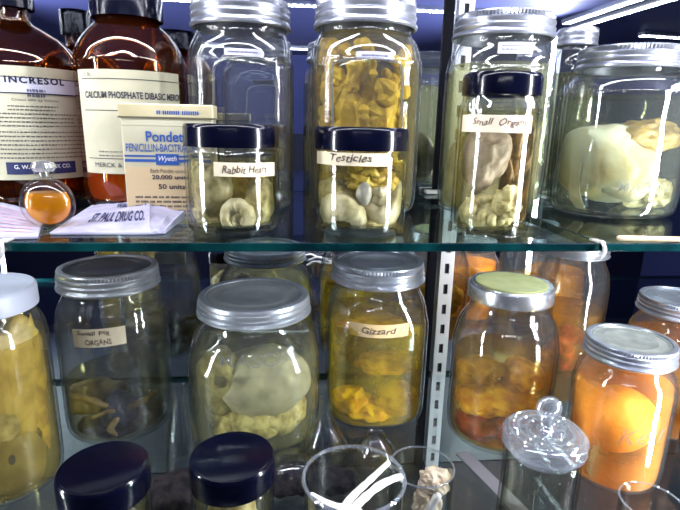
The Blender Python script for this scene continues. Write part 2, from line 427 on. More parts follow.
# ------------------------------------------------------------------ jars
def place(cx, ymid, hw, Y, zbase):
    """axis position and metres-per-pixel at the axis"""
    p = at_y(cx, ymid, Y); l, r = at_y(cx - hw, ymid, Y), at_y(cx + hw, ymid, Y)
    beta = math.atan2(p.x, Y)
    return p.x, (r.x - l.x) / 2 * math.cos(beta)
JARS = []
def glass_body(rt, prof, wall=.0024, mat=None, sq=None, seg=80, n=4, name='glass_body'):
    """closed wall: outside profile up, then the inside down"""
    outer, so = smooth_prof(prof, n, sq)
    inner = [(max(r - wall, 0), z) for r, z in outer]
    zb = outer[0][1] + .0035
    inner = [(r, max(z, zb)) for r, z in inner if r > 0]
    si = so[-len(inner):]
    full = outer + inner[::-1] + [(0, zb)]
    bm = bmesh.new(); lathe(bm, full, seg, (so + si[::-1] + [0]) if sq else None)
    o = obj(name, bm, mat or GLASS, rt); 
    return outer, so
def liquid(rt, outer, so, ztop, mat, inset=.0032, zlow=None, name='liquid'):
    pr, s = [], []
    zb = outer[0][1] + .0045
    for (r, z), q in zip(outer, so):
        if z > ztop: break
        if r > inset: pr.append((r - inset, max(z, zb))); s.append(q)
    if pr[-1][1] < ztop - .0003: pr.append((pr[-1][0], ztop)); s.append(s[-1])
    pr = [(0, zb)] + pr + [(0, ztop)]; s = [0] + s + [0]
    bm = bmesh.new(); lathe(bm, pr, 72, s if any(s) else None)
    return obj(name, bm, mat, rt)
def screw_lid(rt, rad, z0, h, mat=None, disc=None, knurl=True, name='lid'):
    """two-piece canning lid: rolled band with threads and knurling, and a pressed disc"""
    mat = mat or ZINC
    H = [(1.0, 0), (1.028, .06), (1.03, .13), (1.0, .20), (.985, .27), (1.008, .36), (1.012, .43), (.985, .50), (.985, .56), (1.003, .62), (1.003, .70), (.985, .76), (.985, .93), (.972, .985), (.95, 1.0), (.87, 1.0), (.86, .97), (.86, .90), (.95, .88), (.955, .05)]
    pr = [(rad * a, z0 + h * b) for a, b in H]; pr.append(pr[0])
    kn = ({11}, rad * .035) if knurl else None
    bm = bmesh.new(); lathe(bm, pr, 180, None, kn); b = obj('screw_band', bm, mat, rt)
    bm = bmesh.new()
    pr = [(0, z0 + h * .80), (rad * .93, z0 + h * .80), (rad * .93, z0 + h * .88), (rad * .85, z0 + h * .93), (rad * .80, z0 + h * .93), (rad * .78, z0 + h * .89), (rad * .60, z0 + h * .89), (rad * .58, z0 + h * .91), (rad * .56, z0 + h * .89), (0, z0 + h * .89)]
    lathe(bm, pr, 72); obj('lid_disc', bm, disc or mat, rt)
def flat_cap(rt, rad, z0, h, mat=None, name='cap', ribs=False):
    mat = mat or BAKE
    pr = [(rad*.93, z0), (rad, z0), (rad*1.005, z0 + h*.1), (rad, z0 + h*.8), (rad*.985, z0 + h*.93), (rad*.955, z0 + h), (rad*.90, z0 + h*.985), (rad*.86, z0+h*.96), (0, z0 + h*.96), (0, z0+h*.7), (rad*.92, z0+h*.7), (rad*.93, z0)]
    bm = bmesh.new(); lathe(bm, pr, 120, None, ({2, 3}, rad*.012) if ribs else None); return obj(name, bm, mat, rt)
def mason(name, label, cat, cx, ymid, hw, Y, zb, ylid, ylb, ysh, lid_hw, group=None, sq=0, mat=None, lidmat=None, disc=None, neck=.92, lcx=None, wall=.0026, plain=None, knurl=True, foot=.82):
    X, rad = place(cx, ymid, hw, Y, zb)
    rt = root(name, label, cat, (X, Y, zb), group)
    zt = at_y(lcx or cx, ylid, Y).z - zb; zlb = at_y(lcx or cx, ylb, Y).z - zb; zs = at_y(cx, ysh, Y).z - zb
    lr = place(lcx or cx, ylid, lid_hw, Y, zb)[1]; nr = lr * neck
    JARS.append((X, Y, rad - .0050, zb))
    prof = [(0, .0008), (rad*foot*.8, .0008), (rad*foot, .0002), (rad*.955, .004), (rad*.99, .012), (rad, .025), (rad, zs*.55), (rad, zs - .008), (rad*.985, zs), ((rad*.65+nr*.35), zs + (zlb-zs)*.42), (nr*1.0, zs + (zlb-zs)*.78), (nr*.985, zlb - .001), (nr*.985, zt - .0022)]
    s = None
    if sq: s = [0, 0, 0, sq*.7, sq, sq, sq, sq, sq*.8, sq*.35, 0, 0, 0]
    outer, so = glass_body(rt, prof, wall, mat, s)
    if plain is None: screw_lid(rt, lr, zlb, zt - zlb, lidmat, disc, knurl)
    else: flat_cap(rt, lr, zlb, zt - zlb, plain, 'lid')
    return rt, X, rad, outer, so, zt, zs, Cyl(X, Y, rad, zb)
def lab_jar(name, label, cx, ymid, hw, Y, zb, ytop, ycb, group=None, foot=.9, wall=.002, cap_hw=None, ysh=None):
    """straight-sided specimen jar with flat black cap"""
    X, rad = place(cx, ymid, hw, Y, zb)
    rt = root(name, label, 'jar', (X, Y, zb), group)
    zt = at_y(cx, ytop, Y).z - zb; zc = at_y(cx, ycb, Y).z - zb
    cr = rad if cap_hw is None else rad * cap_hw / hw
    nr = cr * .96
    JARS.append((X, Y, rad - .0030, zb))
    prof = [(0, .002), (rad*.80, .0018), (rad*.88, .0002), (rad*.96, .002), (rad*.992, .008), (rad, .016), (rad, zc*.6), (rad, zc - .012 if cap_hw else zc-.006), (rad*.985, zc - (.008 if cap_hw else .004)), (nr, zc - .001), (nr, zt - .003)]
    outer, so = glass_body(rt, prof, wall, GLASSP)
    flat_cap(rt, cr, zc, zt - zc)
    return rt, X, rad, outer, so, zc, Cyl(X, Y, rad, zb)
def paper_label(rt, cy, x0, x1, yt, yb, mat, name='label', tilt=0, th=.0006, off=.0001):
    ym = (yt + yb) / 2; f0 = cy.hit(x0, ym)[0]; f1 = cy.hit(x1, ym)[0]; xm = (x0+x1)/2
    z1 = cy.hit(xm, yt)[1]; z0 = cy.hit(xm, yb)[1]
    return obj(name, patch(cy, f0, f1, z0, z1, tilt=tilt, th=th, off=off), mat, rt)
def spec(name, label, cat, cx, cy_, Y, rx, rz, mat, ry=None, rot=(0,0,0), amp=.15, freq=60, seed=0, group=None, ridge=0, bend=0, extra=None):
    """a lump of preserved tissue centred at a point inside its jar; radii in metres"""
    c = at_y(cx, cy_, Y); bm = bmesh.new()
    blob_bm(bm, (0, 0, 0), (rx, ry or rx*.8, rz), rot, amp, freq, seed, 4, ridge, bend)
    if extra: extra(bm)
    o = obj(name, bm, mat); o.location = c; tag(o, label, cat, group); return o

# tissue materials
T_CREAM = solid('pale_cream_tissue', lin(204,194,152), .42, 0, lin(140,126,78), 90, bump=.5, bscale=260)
T_GREY = solid('grey_green_tissue', lin(166,158,126), .42, 0, lin(110,102,72), 80, bump=.5, bscale=260)
T_WHITE = solid('whitish_tissue', lin(216,208,188), .4, 0, lin(164,154,122), 80, bump=.4, bscale=240)
T_YEL = solid('yellow_tissue', lin(214,190,84), .42, 0, lin(176,142,52), 60, bump=.6, bscale=240)
T_GUT = solid('ochre_gut_tissue', lin(206,182,84), .42, 0, lin(150,124,56), 55, bump=.6, bscale=240)
T_PINK = solid('grey_pink_tissue', lin(158,142,130), .42, 0, lin(118,104,88), 60, bump=.4, bscale=260)
T_BROWN = solid('brown_tissue', lin(150,116,70), .45, 0, lin(96,72,44), 90, bump=.6, bscale=260)
T_BLUE = solid('dark_blue_grey_tissue', lin(84,88,122), .35, 0, lin(44,48,80), 90, bump=.6, bscale=260)
T_SILV = solid('silver_grey_tissue', lin(184,182,186), .35, 0, lin(146,144,148), 45, bump=.2, bscale=200)
T_BLWH = solid('bluish_white_tissue', lin(196,200,188), .4, 0, lin(172,156,112), 14, bump=.3, bscale=200)
T_TAN = solid('tan_tissue', lin(176,146,84), .45, 0, lin(120,98,56), 50, bump=.4, bscale=200)
T_OLIV = solid('olive_tissue', lin(150,136,96), .45, 0, lin(108,96,66), 60, bump=.5, bscale=200)
T_ORNG = solid('orange_brown_tissue', lin(204,110,28), .45, 0, lin(134,58,14), 60, bump=.5, bscale=200)
T_AMBL = solid('amber_yellow_tissue', lin(250,214,70), .45, 0, lin(196,140,36), 60, bump=.5, bscale=200)
T_EGG = solid('pale_peach_tissue', lin(248,194,112), .5, 0, lin(228,160,74), 25, bump=.2, bscale=150)

L_CLEAR = clear('clear_fluid', (.97,.98,.93), (.80,.82,.70), 2, f0=.02)
L_PALE = clear('pale_yellow_fluid', (.96,.955,.86), (.66,.63,.42), 2, cloud=.06, ccol=lin(190,182,132), f0=.02)
L_GREEN = clear('pale_green_fluid', (.93,.94,.80), (.66,.68,.48), 2, cloud=.20, ccol=lin(178,178,128), f0=.02)
L_GUT = clear('ochre_fluid', (.97,.92,.62), (.70,.58,.18), 2, cloud=.12, ccol=lin(190,165,60), f0=.02)
L_YEL = clear('bright_yellow_fluid', (.99,.95,.36), (.86,.74,.08), 1.6, cloud=.24, ccol=lin(255,222,10), f0=.03, mottle=30)
L_HEART = clear('cloudy_yellow_fluid', (.95,.94,.72), (.68,.66,.32), 2, cloud=.14, ccol=lin(200,196,126), f0=.02)
L_LEFT = clear('strong_yellow_fluid', (.95,.90,.55), (.68,.56,.16), 2, cloud=.18, ccol=lin(196,172,70), f0=.02)
L_AMB = clear('amber_fluid', (.97,.87,.50), (.80,.52,.12), 1.8, cloud=.20, ccol=lin(206,156,50), f0=.03, mottle=30)
L_ORG = clear('cloudy_orange_fluid', (1,.90,.58), (.95,.62,.20), 1.8, cloud=.46, ccol=lin(252,176,70), f0=.03, mottle=14)
L_PIG = clear('dim_olive_fluid', (.90,.90,.80), (.54,.54,.42), 2, cloud=.10, ccol=lin(134,124,90), f0=.03)
L_SCENT = clear('amber_scent', (.98,.78,.22), (.75,.42,.04), 1.6, cloud=.40, ccol=lin(230,160,30), f0=.03)

# ---- upper shelf, amber bottles
def amber_bottle(label, cx, ymid, hw, Y, pts, cap, label_fn, powder=False):
    X, rad = place(cx, ymid, hw, Y, ZU); k = rad / hw
    rt = root('amber_bottle', label, 'bottle', (X, Y, ZU), 'large amber chemical bottles')
    prof = [(0, .003), (rad*.8, .003), (rad*.9, .0003), (rad*.985, .006), (rad, .014), (rad, .05)] + [(h * k, at_y(cx, y, Y).z - ZU) for h, y in pts]
    glass_body(rt, prof, .003, AMBER)
    if powder:
        bm = bmesh.new(); lathe(bm, [(0, .007), (rad*.86, .0075), (rad*.93, .016), (rad*.93, .07), (rad*.6, .074), (0, .070)], 48); obj('powder', bm, solid('packed_powder', lin(236,214,170), .9, 0, lin(220,190,140), 60), rt)
    chw, y0, y1 = cap
    z0 = at_y(cx, y0, Y).z - ZU; z1 = at_y(cx, y1, Y).z - ZU
    flat_cap(rt, chw * k, z0, z1 - z0, BAKE, 'cap', ribs=True)
    cy = Cyl(X, Y, rad, ZU); label_fn(rt, cy); return rt
def lab_incresol(rt, cy):
    z = 0
    lb = paper_label(rt, cy, -44, 89, 66, 180, PAPER, th=.0005, off=.0002)
    bm = patch(cy, cy.hit(-44, 85)[0], cy.hit(88.5, 85)[0], cy.hit(25, 93)[1], cy.hit(25, 78)[1], th=.0003, off=.0008); obj('white_band', bm, PAPERW, lb)
    for y, t in ((77.4, .0004), (93.2, .0005)):
        zz = cy.hit(25, y)[1]; obj('rule', patch(cy, cy.hit(-44, 85)[0], cy.hit(88.5, 85)[0], zz - t, zz + t, th=.0002, off=.0011), INK, lb)
    text_on(cy, lb, 'lettering', 'INCRESOL', 5, 63, 84, 7, INK, off=.0014, bold=.04, space=1.25)
    obj('maker_emblem', marks(cy, 27, 45, 88.5, 98, 2, 21, .98, .8, off=.0014), NAVY, lb)
    text_on(cy, lb, 'lettering', 'Cresol 50% by Volume', 12, 58, 102, 3, INK)
    obj('fine_print', marks(cy, 8, 70, 105, 112, 2, 3, .7, .5), INK, lb)
    obj('fine_print', marks(cy, -20, 76, 112, 128, 4, 4, .95, .45), INK, lb)
    obj('fine_print', marks(cy, -36, 84, 130, 160, 7, 5, .98, .42), INK, lb)
    obj('maker_panel', patch(cy, cy.hit(7, 168)[0], cy.hit(75, 168)[0], cy.hit(40, 174)[1], cy.hit(40, 162)[1], th=.0003, off=.0008), NAVY, lb)
    text_on(cy, lb, 'lettering', 'G. W. CARNRICK CO.', 15, 70, 168.5, 4, INKW, off=.0014, bold=.01)
def lab_calcium(rt, cy):
    lb = paper_label(rt, cy, 83.5, 180, 70, 174, PAPER, th=.0005, off=.0002)
    for y in (79.5, 111, 159):
        zz = cy.hit(135, y)[1]; obj('rule', patch(cy, cy.hit(84, 90)[0], cy.hit(180, 90)[0], zz - .0003, zz + .0003, th=.0002, off=.0008), INK, lb)
    text_on(cy, lb, 'lettering', 'CALCIUM PHOSPHATE DIBASIC MERCK', 87, 179, 99, 7, INK, off=.0012, bold=.025)
    text_on(cy, lb, 'lettering', '1 lb.', 86, 92, 76, 4, INK, off=.0012)
    text_on(cy, lb, 'lettering', 'MERCK & CO. Inc.', 97, 150, 167.5, 4.5, INK, off=.0012)
    obj('fine_print', marks(cy, 100, 150, 150, 158, 2, 11, .9, .4), INK, lb)
amber_bottle('large amber bottle at far left, cream label with a white title band', 27, 120, 66, .533,
    [(66, 75), (65, 66), (60, 55), (45, 40), (26, 29), (17, 24), (15.5, 18), (15.5, 6)], (21, 10, -22), lab_incresol)
amber_bottle('large amber bottle with wide dark cap, half hidden by the square cream tin', 135, 120, 55, .504,
    [(55, 75), (54, 60), (50, 48), (41, 35), (33, 27), (31, 23), (30, 18), (30, 8)], (35, 21, -6), lab_calcium, True)

# ---- cream medicine tin
a = at_y(123, 160, .42); b = at_y(214, 160, .42); zt = at_y(168, 104, .42).z; zl = at_y(168, 118, .42).z
rt = root('medicine_tin', 'cream rectangular lozenge tin with blue printing behind the left small specimen jar', 'tin', ((a.x+b.x)/2, .42, ZU))
hw_ = (b.x - a.x)/2; H = zt - ZU; HL = zl - ZU
TINM = solid('cream_tin_paint', lin(192,188,162), .35, .1, lin(180,175,148), 18)
bm = bbox(-hw_, hw_, 0, .022, 0, HL + .002, bev=.003, seg=3); obj('tin_body', bm, TINM, rt)
bm = bbox(-hw_-.0008, hw_+.0008, -.001, .023, HL, H, bev=.0015, seg=3); ld_ = obj('tin_lid', bm, solid('tin_lid_paint', lin(216,206,166), .3, .2, lin(190,178,140), 20), rt)
bm = bbox(-hw_-.0012, hw_+.0012, -.0014, .0234, HL-.0006, HL+.0008, bev=.0004); obj('rim', bm, solid('tin_rim_shade', lin(110,104,84), .4, .4), ld_)
bm = bbox(-hw_+.001, hw_-.001, -.0004, .0224, HL-.0062, HL-.0048, bev=.0003); obj('bead', bm, TINM, rt)
LP = at_y(170, 175, .43)
def tz(y): return at_y(168, y, .42).z - ZU
def tx(x): return at_y(x, 160, .42).x - (a.x+b.x)/2
def flat_text(txt, x0, x1, y0, h, mat, par, yy=-.0006, **k):
    bm = text_bm(txt, tx(x1)-tx(x0), tz(y0-h)-tz(y0), **k)
    for v in bm.verts: v.co = Vector((v.co.x + (tx(x0)+tx(x1))/2, yy, v.co.z + tz(y0)))
    return obj('lettering', bm, mat, par, False)
def flat_rect(x0, x1, yt, yb, mat, name, par, yy=-.0004):
    bm = bmesh.new(); box(bm, tx(x0), tx(x1), yy, .0002, tz(yb), tz(yt)); return obj(name, bm, mat, par, False)
flat_text('Pondets', 147.5, 189, 142, 10.5, BLUEP, rt, bold=.02)
flat_text('PENICILLIN-BACITRACIN', 127, 197, 152, 8, BLUEP, rt, bold=.01)
flat_rect(125, 211, 155.5, 157.3, BLUEP, 'blue_rule', rt); flat_rect(125, 211, 159.5, 162.3, BLUEP, 'blue_rule', rt)
flat_rect(156, 179, 154, 165, BLUEP, 'blue_panel', rt, -.0006)
flat_text('Wyeth', 159, 177, 162.5, 6.5, INKW, rt, -.0010, shear=.3)
flat_text('Each Pondet contains', 150, 190, 173, 4, INK, rt)
flat_text('20,000 units', 151, 188, 180, 5, INK, rt, bold=.02)
flat_text('50 units', 157, 184, 189, 5, INK, rt, bold=.02)
bm = bmesh.new(); x = 160; rnd = random.Random(9)
while x < 200:
    bm.faces.new([bm.verts.new((tx(u), -.0015, tz(v))) for u, v in ((x, 114.5), (x+1.3, 114.5), (x+1.3, 110.6+rnd.uniform(0,.8)), (x, 110.6))]); x += 2.1 if rnd.random() < .85 else 4
obj('lid_print', bm, BLUEP, rt, False)
bm = bmesh.new(); rnd = random.Random(5)
for y in (196, 200.5, 205, 209.5, 214):
    x = 133
    while x < 207:
        w_ = rnd.uniform(3, 9); q = x
        while q < x + w_:
            bm.faces.new([bm.verts.new((tx(u), -.0005, tz(v))) for u, v in ((q, y+2.2), (q+.8, y+2.2), (q+.8, y+rnd.uniform(0,.6)), (q, y))]); q += 1.3
        x = q + 1.5
obj('fine_print', bm, INK, rt, False)
bm = bmesh.new(); box(bm, tx(124.5), tx(212.5), -.0003, .0001, tz(224), tz(167)); obj('peach_panel', bm, solid('peach_print', lin(200,178,140), .4), rt, False)

# ---- tall clear jar, empty
rt, X, rad, outer, so, zt, zs, cy = mason('mason_jar', 'tall empty clear glass canning jar with silver screw lid behind the left small specimen jar', 'jar', 243, 100, 51, .495, ZU, 3, 31, 62, 50, 'large canning jars on the upper shelf', sq=.5, neck=.93)
tg = paper_label(rt, cy, 224.5, 261, 48.5, 55.5, PAPERW, 'tag_label')
obj('fine_print', marks(cy, 228, 257, 50, 54, 1, 8, .95, .6), NAVY, tg)
# arch moulded in the panel
def arch(rt, cy, x0, x1, yt, ysh_, yb, sq):
    pts = []
    for (px, py) in ((x0, yb), (x0, (ysh_+yb)/2), (x0, ysh_), (x0+(x1-x0)*.14, yt+3), ((x0+x1)/2, yt), (x1-(x1-x0)*.14, yt+3), (x1, ysh_), (x1, (ysh_+yb)/2), (x1, yb)):
        f, z = cy.hit(px, py); p = Vector(cy.pos(f, z, .0))
        nn = 2 + sq*3; k = 1/(abs(math.sin(f))**nn + abs(math.cos(f))**nn)**(1/nn)
        pts.append((p.x*k, p.y*k, p.z))
    bm = bmesh.new(); tube(bm, pts, .0011, 6, 5); obj('moulded_arch', bm, EMBOSS, rt)
arch(rt, cy, 216, 272, 57, 68, 118, .5)

# ---- tall jar of yellow gut
rt, X, rad, outer, so, zt, zs, cy = mason('mason_jar', 'tall canning jar packed with ochre yellow intestine in yellow fluid', 'jar', 363, 100, 54, .48, ZU, 2, 31, 62, 51, 'large canning jars on the upper shelf', sq=.4, neck=.93)
liquid(rt, outer, so, at_y(364, 36, .48).z - ZU, L_GUT)
tg = paper_label(rt, cy, 356.5, 393, 51.5, 59, PAPERW, 'tag_label')
obj('fine_print', marks(cy, 362, 388, 53.5, 57.5, 1, 9, .95, .6), NAVY, tg)
arch(rt, cy, 336, 398, 58, 68, 150, .4)
bm = bmesh.new(); rnd = random.Random(3); HH = at_y(364, 42, .48).z - ZU
for k in range(46):                                     # folded loops of gut
    a0 = rnd.uniform(-PI, 0) if k % 4 else rnd.uniform(0, PI); pts = []
    rr_ = rad * rnd.uniform(.60, .80); z0 = .010 + (HH - .03) * rnd.random(); zz = z0; aa = a0
    for j in range(7):
        aa += rnd.uniform(-.30, .36); zz = min(max(zz + rnd.uniform(-.012, .015), .009), HH - .006)
        q = rr_ * rnd.uniform(.94, 1.04); pts.append((math.cos(aa) * q, math.sin(aa) * q, zz))
    tube(bm, pts, [rnd.uniform(.0022, .0058) for _ in pts], 8, 4, jit=.6)
blob_bm(bm, (0, 0, HH*.45), (rad*.70, rad*.70, HH*.44), amp=.3, freq=60, seed=4, ridge=1.2)
o = obj('intestine', bm, T_GUT); o.location = (X, .48, ZU); tag(o, 'folded ochre intestine filling the tall yellow jar', 'specimen')

# ---- small specimen jars at the front of the upper shelf
G3 = 'small black-lidded specimen jars on the upper shelf'
def hand_label(rt, cy, x0, x1, yt, yb, txt, tx0, tx1, ty, th_, mat=None, tilt=0):
    lb = paper_label(rt, cy, x0, x1, yt, yb, mat or KRAFT, tilt=tilt)
    text_on(cy, lb, 'handwriting', txt, tx0, tx1, ty, th_, INKG, shear=.25, jitter=.10, bold=.012); return lb
YR = .385
rt, X, rad, outer, so, zc, cy = lab_jar('specimen_jar', 'small black-lidded jar of cream hearts with the rabbit label', 233, 190, 46.5, YR, ZU, 124, 146, G3)
liquid(rt, outer, so, at_y(233, 155, YR).z - ZU, L_PALE, .0026)
hand_label(rt, cy, 214, 274, 163, 177, 'Rabbit Heart', 222, 266, 173.5, 7.5, tilt=-.001)
GH = 'preserved hearts in the rabbit heart jar'
tube_ = lambda *a, **k: (lambda bm: tube(bm, *a, **k))
def curl(bm, r, t, a0, a1, dx=0, dz=0, y=-.006, n=9, fl=1):
    tube(bm, [(dx + math.cos(a0+(a1-a0)*i/n)*r, y - .002*math.sin(i), dz + math.sin(a0+(a1-a0)*i/n)*r*fl) for i in range(n+1)], [t*(1-.45*i/n) for i in range(n+1)], 12, 5, jit=.35)
def curled_heart(bm): curl(bm, .0085, .0056, -.6, 4.4)
def bean(bm): tube(bm, [(-.0185, .002, -.006), (-.012, -.002, .002), (-.002, -.004, .0045), (.008, -.004, .0005), (.0135, -.003, -.008)], [.0070, .0100, .0105, .0090, .0055], 18, 7, jit=.12)
def bean_b(bm):
    tube(bm, [(-.011, -.001, -.004), (-.004, -.004, -.009), (.005, -.004, -.007), (.011, -.002, .002), (.011, 0, .012)], [.0060, .0088, .0098, .0082, .0055], 18, 7, jit=.12)
    tube(bm, [(-.010, -.002, .012), (-.004, -.005, .009), (.002, -.004, .013)], [.0028, .0034, .002], 10, 6, jit=.3)
def folds(bm):
    curl(bm, .0150, .0052, 3.4, .2, y=-.008, fl=.62); curl(bm, .0090, .0042, 3.6, -.6, .002, -.003, y=-.011, fl=.62)
    curl(bm, .0040, .0036, 3.8, -1.2, .004, -.004, y=-.014, fl=.7); curl(bm, .0150, .0048, 3.5, 6.0, y=-.008, fl=.62)
def strands(bm):
    for i in range(5): tube(bm, [(-.016 + i*.004, -.008, .006 - i*.002), (-.008 + i*.005, -.013, .003 + (i % 2)*.006), (.004 + i*.003, -.011, -.002 + (i % 3)*.004), (.014, -.008, .004 - i*.002)], [.0022, .003, .0028, .0018], 8, 6, jit=.5)
def aorta(bm): tube(bm, [(0, 0, .004), (.004, -.003, .009), (.009, -.004, .009)], [.003, .0026, .002], 10, 5)
spec('rabbit_heart', 'round grey-green heart at upper left of the rabbit heart jar', 'specimen', 211, 187, .374, .0160, .0165, T_GREY, amp=.2, seed=1, freq=110, group=GH, ridge=.4)
spec('rabbit_heart', 'cream heart with a curled opening at bottom middle of the rabbit heart jar', 'specimen', 238, 216, .368, .0110, .0095, T_WHITE, amp=.25, seed=2, freq=120, group=GH, extra=curled_heart, ridge=.9)
spec('rabbit_heart', 'large ribbed pale heart at right of the rabbit heart jar', 'specimen', 262, 204, .378, .0125, .0185, T_CREAM, amp=.22, seed=3, freq=130, group=GH, ridge=.8)
spec('rabbit_heart', 'small lumpy heart at bottom left of the rabbit heart jar', 'specimen', 205, 216, .376, .0125, .0125, T_CREAM, amp=.35, seed=4, freq=150, group=GH, ridge=.9)
spec('rabbit_heart', 'crumbly cream heart high at the left wall of the rabbit heart jar', 'specimen', 197, 183, .392, .0085, .016, T_CREAM, amp=.4, seed=5, freq=180, group=GH, ridge=.8)
spec('rabbit_heart', 'yellowish heart behind the paper label of the rabbit heart jar', 'specimen', 242, 184, .395, .019, .015, T_YEL, amp=.3, seed=6, freq=120, group=GH, ridge=.5)
spec('rabbit_heart', 'pale heart at the back of the rabbit heart jar, above the curled one', 'specimen', 234, 202, .400, .020, .012, T_GREY, amp=.3, seed=61, freq=110, group=GH, ridge=.5)
rt, X, rad, outer, so, zc, cy = lab_jar('specimen_jar', 'small black-lidded jar of pale bean-shaped organs with label reading Testicles', 360, 190, 46, YR, ZU, 127, 149, G3)
liquid(rt, outer, so, at_y(360, 163, YR).z - ZU, L_PALE, .0026)
hand_label(rt, cy, 318, 389, 153, 166, 'Testicles', 331, 372, 162, 8)
GT = 'preserved organs in the testicles jar'
spec('preserved_testicle', 'white bean-shaped organ lying lower left in the testicles jar', 'specimen', 342, 212, .370, .0080, .0060, T_WHITE, rot=(0, R(16), 0), amp=.10, seed=7, freq=70, group=GT, extra=bean)
spec('preserved_testicle', 'rounded pale organ at lower right in the testicles jar', 'specimen', 384, 203, .374, .0095, .0095, T_WHITE, amp=.16, seed=8, freq=90, group=GT, extra=bean_b)
spec('preserved_testicle', 'yellow fatty lump near the top of the testicles jar', 'specimen', 372, 182, .382, .0200, .0095, T_YEL, amp=.35, seed=9, freq=120, group=GT, ridge=.9, extra=strands)
spec('preserved_testicle', 'yellow-green flat lump behind the white bean in the testicles jar', 'specimen', 336, 193, .386, .0165, .0115, T_CREAM, amp=.25, seed=10, freq=100, group=GT, ridge=.6)
spec('preserved_testicle', 'small grey middle piece between the two pale organs of the testicles jar', 'specimen', 364, 194, .362, .0055, .0085, T_SILV, amp=.2, seed=11, freq=120, group=GT)
spec('preserved_testicle', 'yellowish strip of tissue on the bottom of the testicles jar', 'specimen', 378, 222, .376, .020, .005, T_CREAM, amp=.35, seed=62, freq=140, group=GT, ridge=.8)
YK = .375
rt, X, rad, outer, so, zc, cy = lab_jar('specimen_jar', 'taller narrow black-lidded jar of grey organs with label reading Small Organs', 493, 180, 40.5, YK, ZU, 74, 96, G3, cap_hw=38.5, wall=.0022)
liquid(rt, outer, so, at_y(493, 112, YK).z - ZU, L_PALE, .0028)
hand_label(rt, cy, 463, 531, 115, 132.5, 'Small  Organs', 473, 526, 127.5, 9, solid('pink_beige_label', lin(222,202,178), .8))
GK = 'preserved organs in the tall small jar'
spec('preserved_organ', 'smooth grey-pink lobe high at the left of the tall small jar', 'specimen', 483, 160, .368, .0185, .0235, T_PINK, rot=(0, R(22), 0), amp=.26, ridge=.5, seed=12, freq=60, group=GK)
spec('preserved_organ', 'cream folded organ at the bottom of the tall small jar', 'specimen', 484, 211, .372, .0190, .0125, T_CREAM, amp=.18, seed=13, freq=90, group=GK, ridge=.6, extra=folds)
bm = bmesh.new(); rnd = random.Random(8)
for k in range(12):
    x = -.012 + rnd.uniform(0, .022); pts = [(x + rnd.uniform(-.004, .004), rnd.uniform(-.008, .004), .035 - j * .013) for j in range(6)]
    tube(bm, pts, [rnd.uniform(.0018, .0036) for _ in pts], 8, 5, jit=.4)
blob_bm(bm, (0, .004, 0), (.011, .008, .034), amp=.3, freq=120, seed=3)
o = obj('preserved_organ', bm, T_BROWN); o.location = at_y(517, 178, .376); tag(o, 'brown stringy organ down the right side of the tall small jar', 'specimen', GK)
spec('preserved_organ', 'coiled pale gut loop at the lower right of the tall small jar', 'specimen', 506, 206, .360, .012, .015, T_CREAM, amp=.3, seed=15, freq=140, group=GK, ridge=.8)

# ---- tall jar with green fluid behind it
rt, X, rad, outer, so, zt, zs, cy = mason('mason_jar', 'tall canning jar of greenish fluid standing behind the tall narrow black-lidded jar', 'jar', 495, 120, 54, .475, ZU, 17, 41, 70, 51, 'large canning jars on the upper shelf', neck=.93)
liquid(rt, outer, so, at_y(502, 67, .475).z - ZU, L_GREEN)
tg = paper_label(rt, cy, 498, 533, 42, 53.5, PAPERW, 'tag_label', th=.0004)
obj('fine_print', marks(cy, 502, 529, 44, 51, 2, 10, .95, .5), NAVY, tg)
spec('preserved_organ', 'large beige organ inside the tall greenish jar, seen left of the narrow jar', 'specimen', 470, 180, .485, .028, .045, T_PINK, amp=.15, seed=16, freq=50)
spec('preserved_organ', 'beige organ inside the tall greenish jar, seen right of the narrow jar', 'specimen', 533, 165, .485, .022, .050, T_TAN, amp=.2, seed=17, freq=60)

# ---- jar behind at right
rt, X, rad, outer, so, zt, zs, cy = mason('mason_jar', 'smaller canning jar with silver lid tucked behind the two right-hand jars of the upper shelf', 'jar', 567, 120, 23, .555, ZU, 29, 47, 66, 21, 'large canning jars on the upper shelf', neck=.93)
liquid(rt, outer, so, at_y(573, 74, .555).z - ZU, L_GREEN)

# ---- big embossed jar
rt, X, rad, outer, so, zt, zs, cy = mason('mason_jar', 'big wide jar with broad zinc lid and embossed lettering holding a bluish white specimen', 'jar', 616, 150, 68, .475, ZU, 49, 71, 92, 55, 'large canning jars on the upper shelf', neck=.95, foot=.8)
liquid(rt, outer, so, at_y(621, 98, .475).z - ZU, clear('very_pale_green_fluid', (.92,.95,.86), (.62,.66,.52), 2, cloud=.04, ccol=lin(180,190,160), f0=.02))
text_on(cy, rt, 'embossed_lettering', 'MASON', 616, 668, 193, 11, EMBOSS, off=.0004, shear=.15, bold=.01)
def limb(bm):
    tube(bm, [(-.030, -.006, .010), (-.045, -.012, -.006), (-.046, -.016, -.024), (-.038, -.020, -.036), (-.032, -.022, -.041)], [.012, .010, .008, .006, .003], 10, 6)
    tube(bm, [(-.01, -.020, -.014), (.010, -.030, -.024), (.024, -.030, -.020)], [.010, .008, .004], 10, 6)
spec('fetal_specimen', 'large bluish white folded specimen in the big embossed jar', 'specimen', 604, 164, .465, .046, .037, T_BLWH, rot=(0, R(12), 0), amp=.14, seed=18, freq=34, extra=limb, ridge=.9)
spec('tissue_specimen', 'tan brown tissue above the white specimen in the big embossed jar', 'specimen', 634, 138, .470, .040, .016, T_TAN, rot=(0, R(-8), 0), amp=.3, seed=19, freq=60, ridge=.6)
spec('tissue_specimen', 'yellow-green membrane at the bottom right of the big embossed jar', 'specimen', 646, 193, .470, .032, .017, T_CREAM, amp=.35, seed=21, freq=70, ridge=.9)

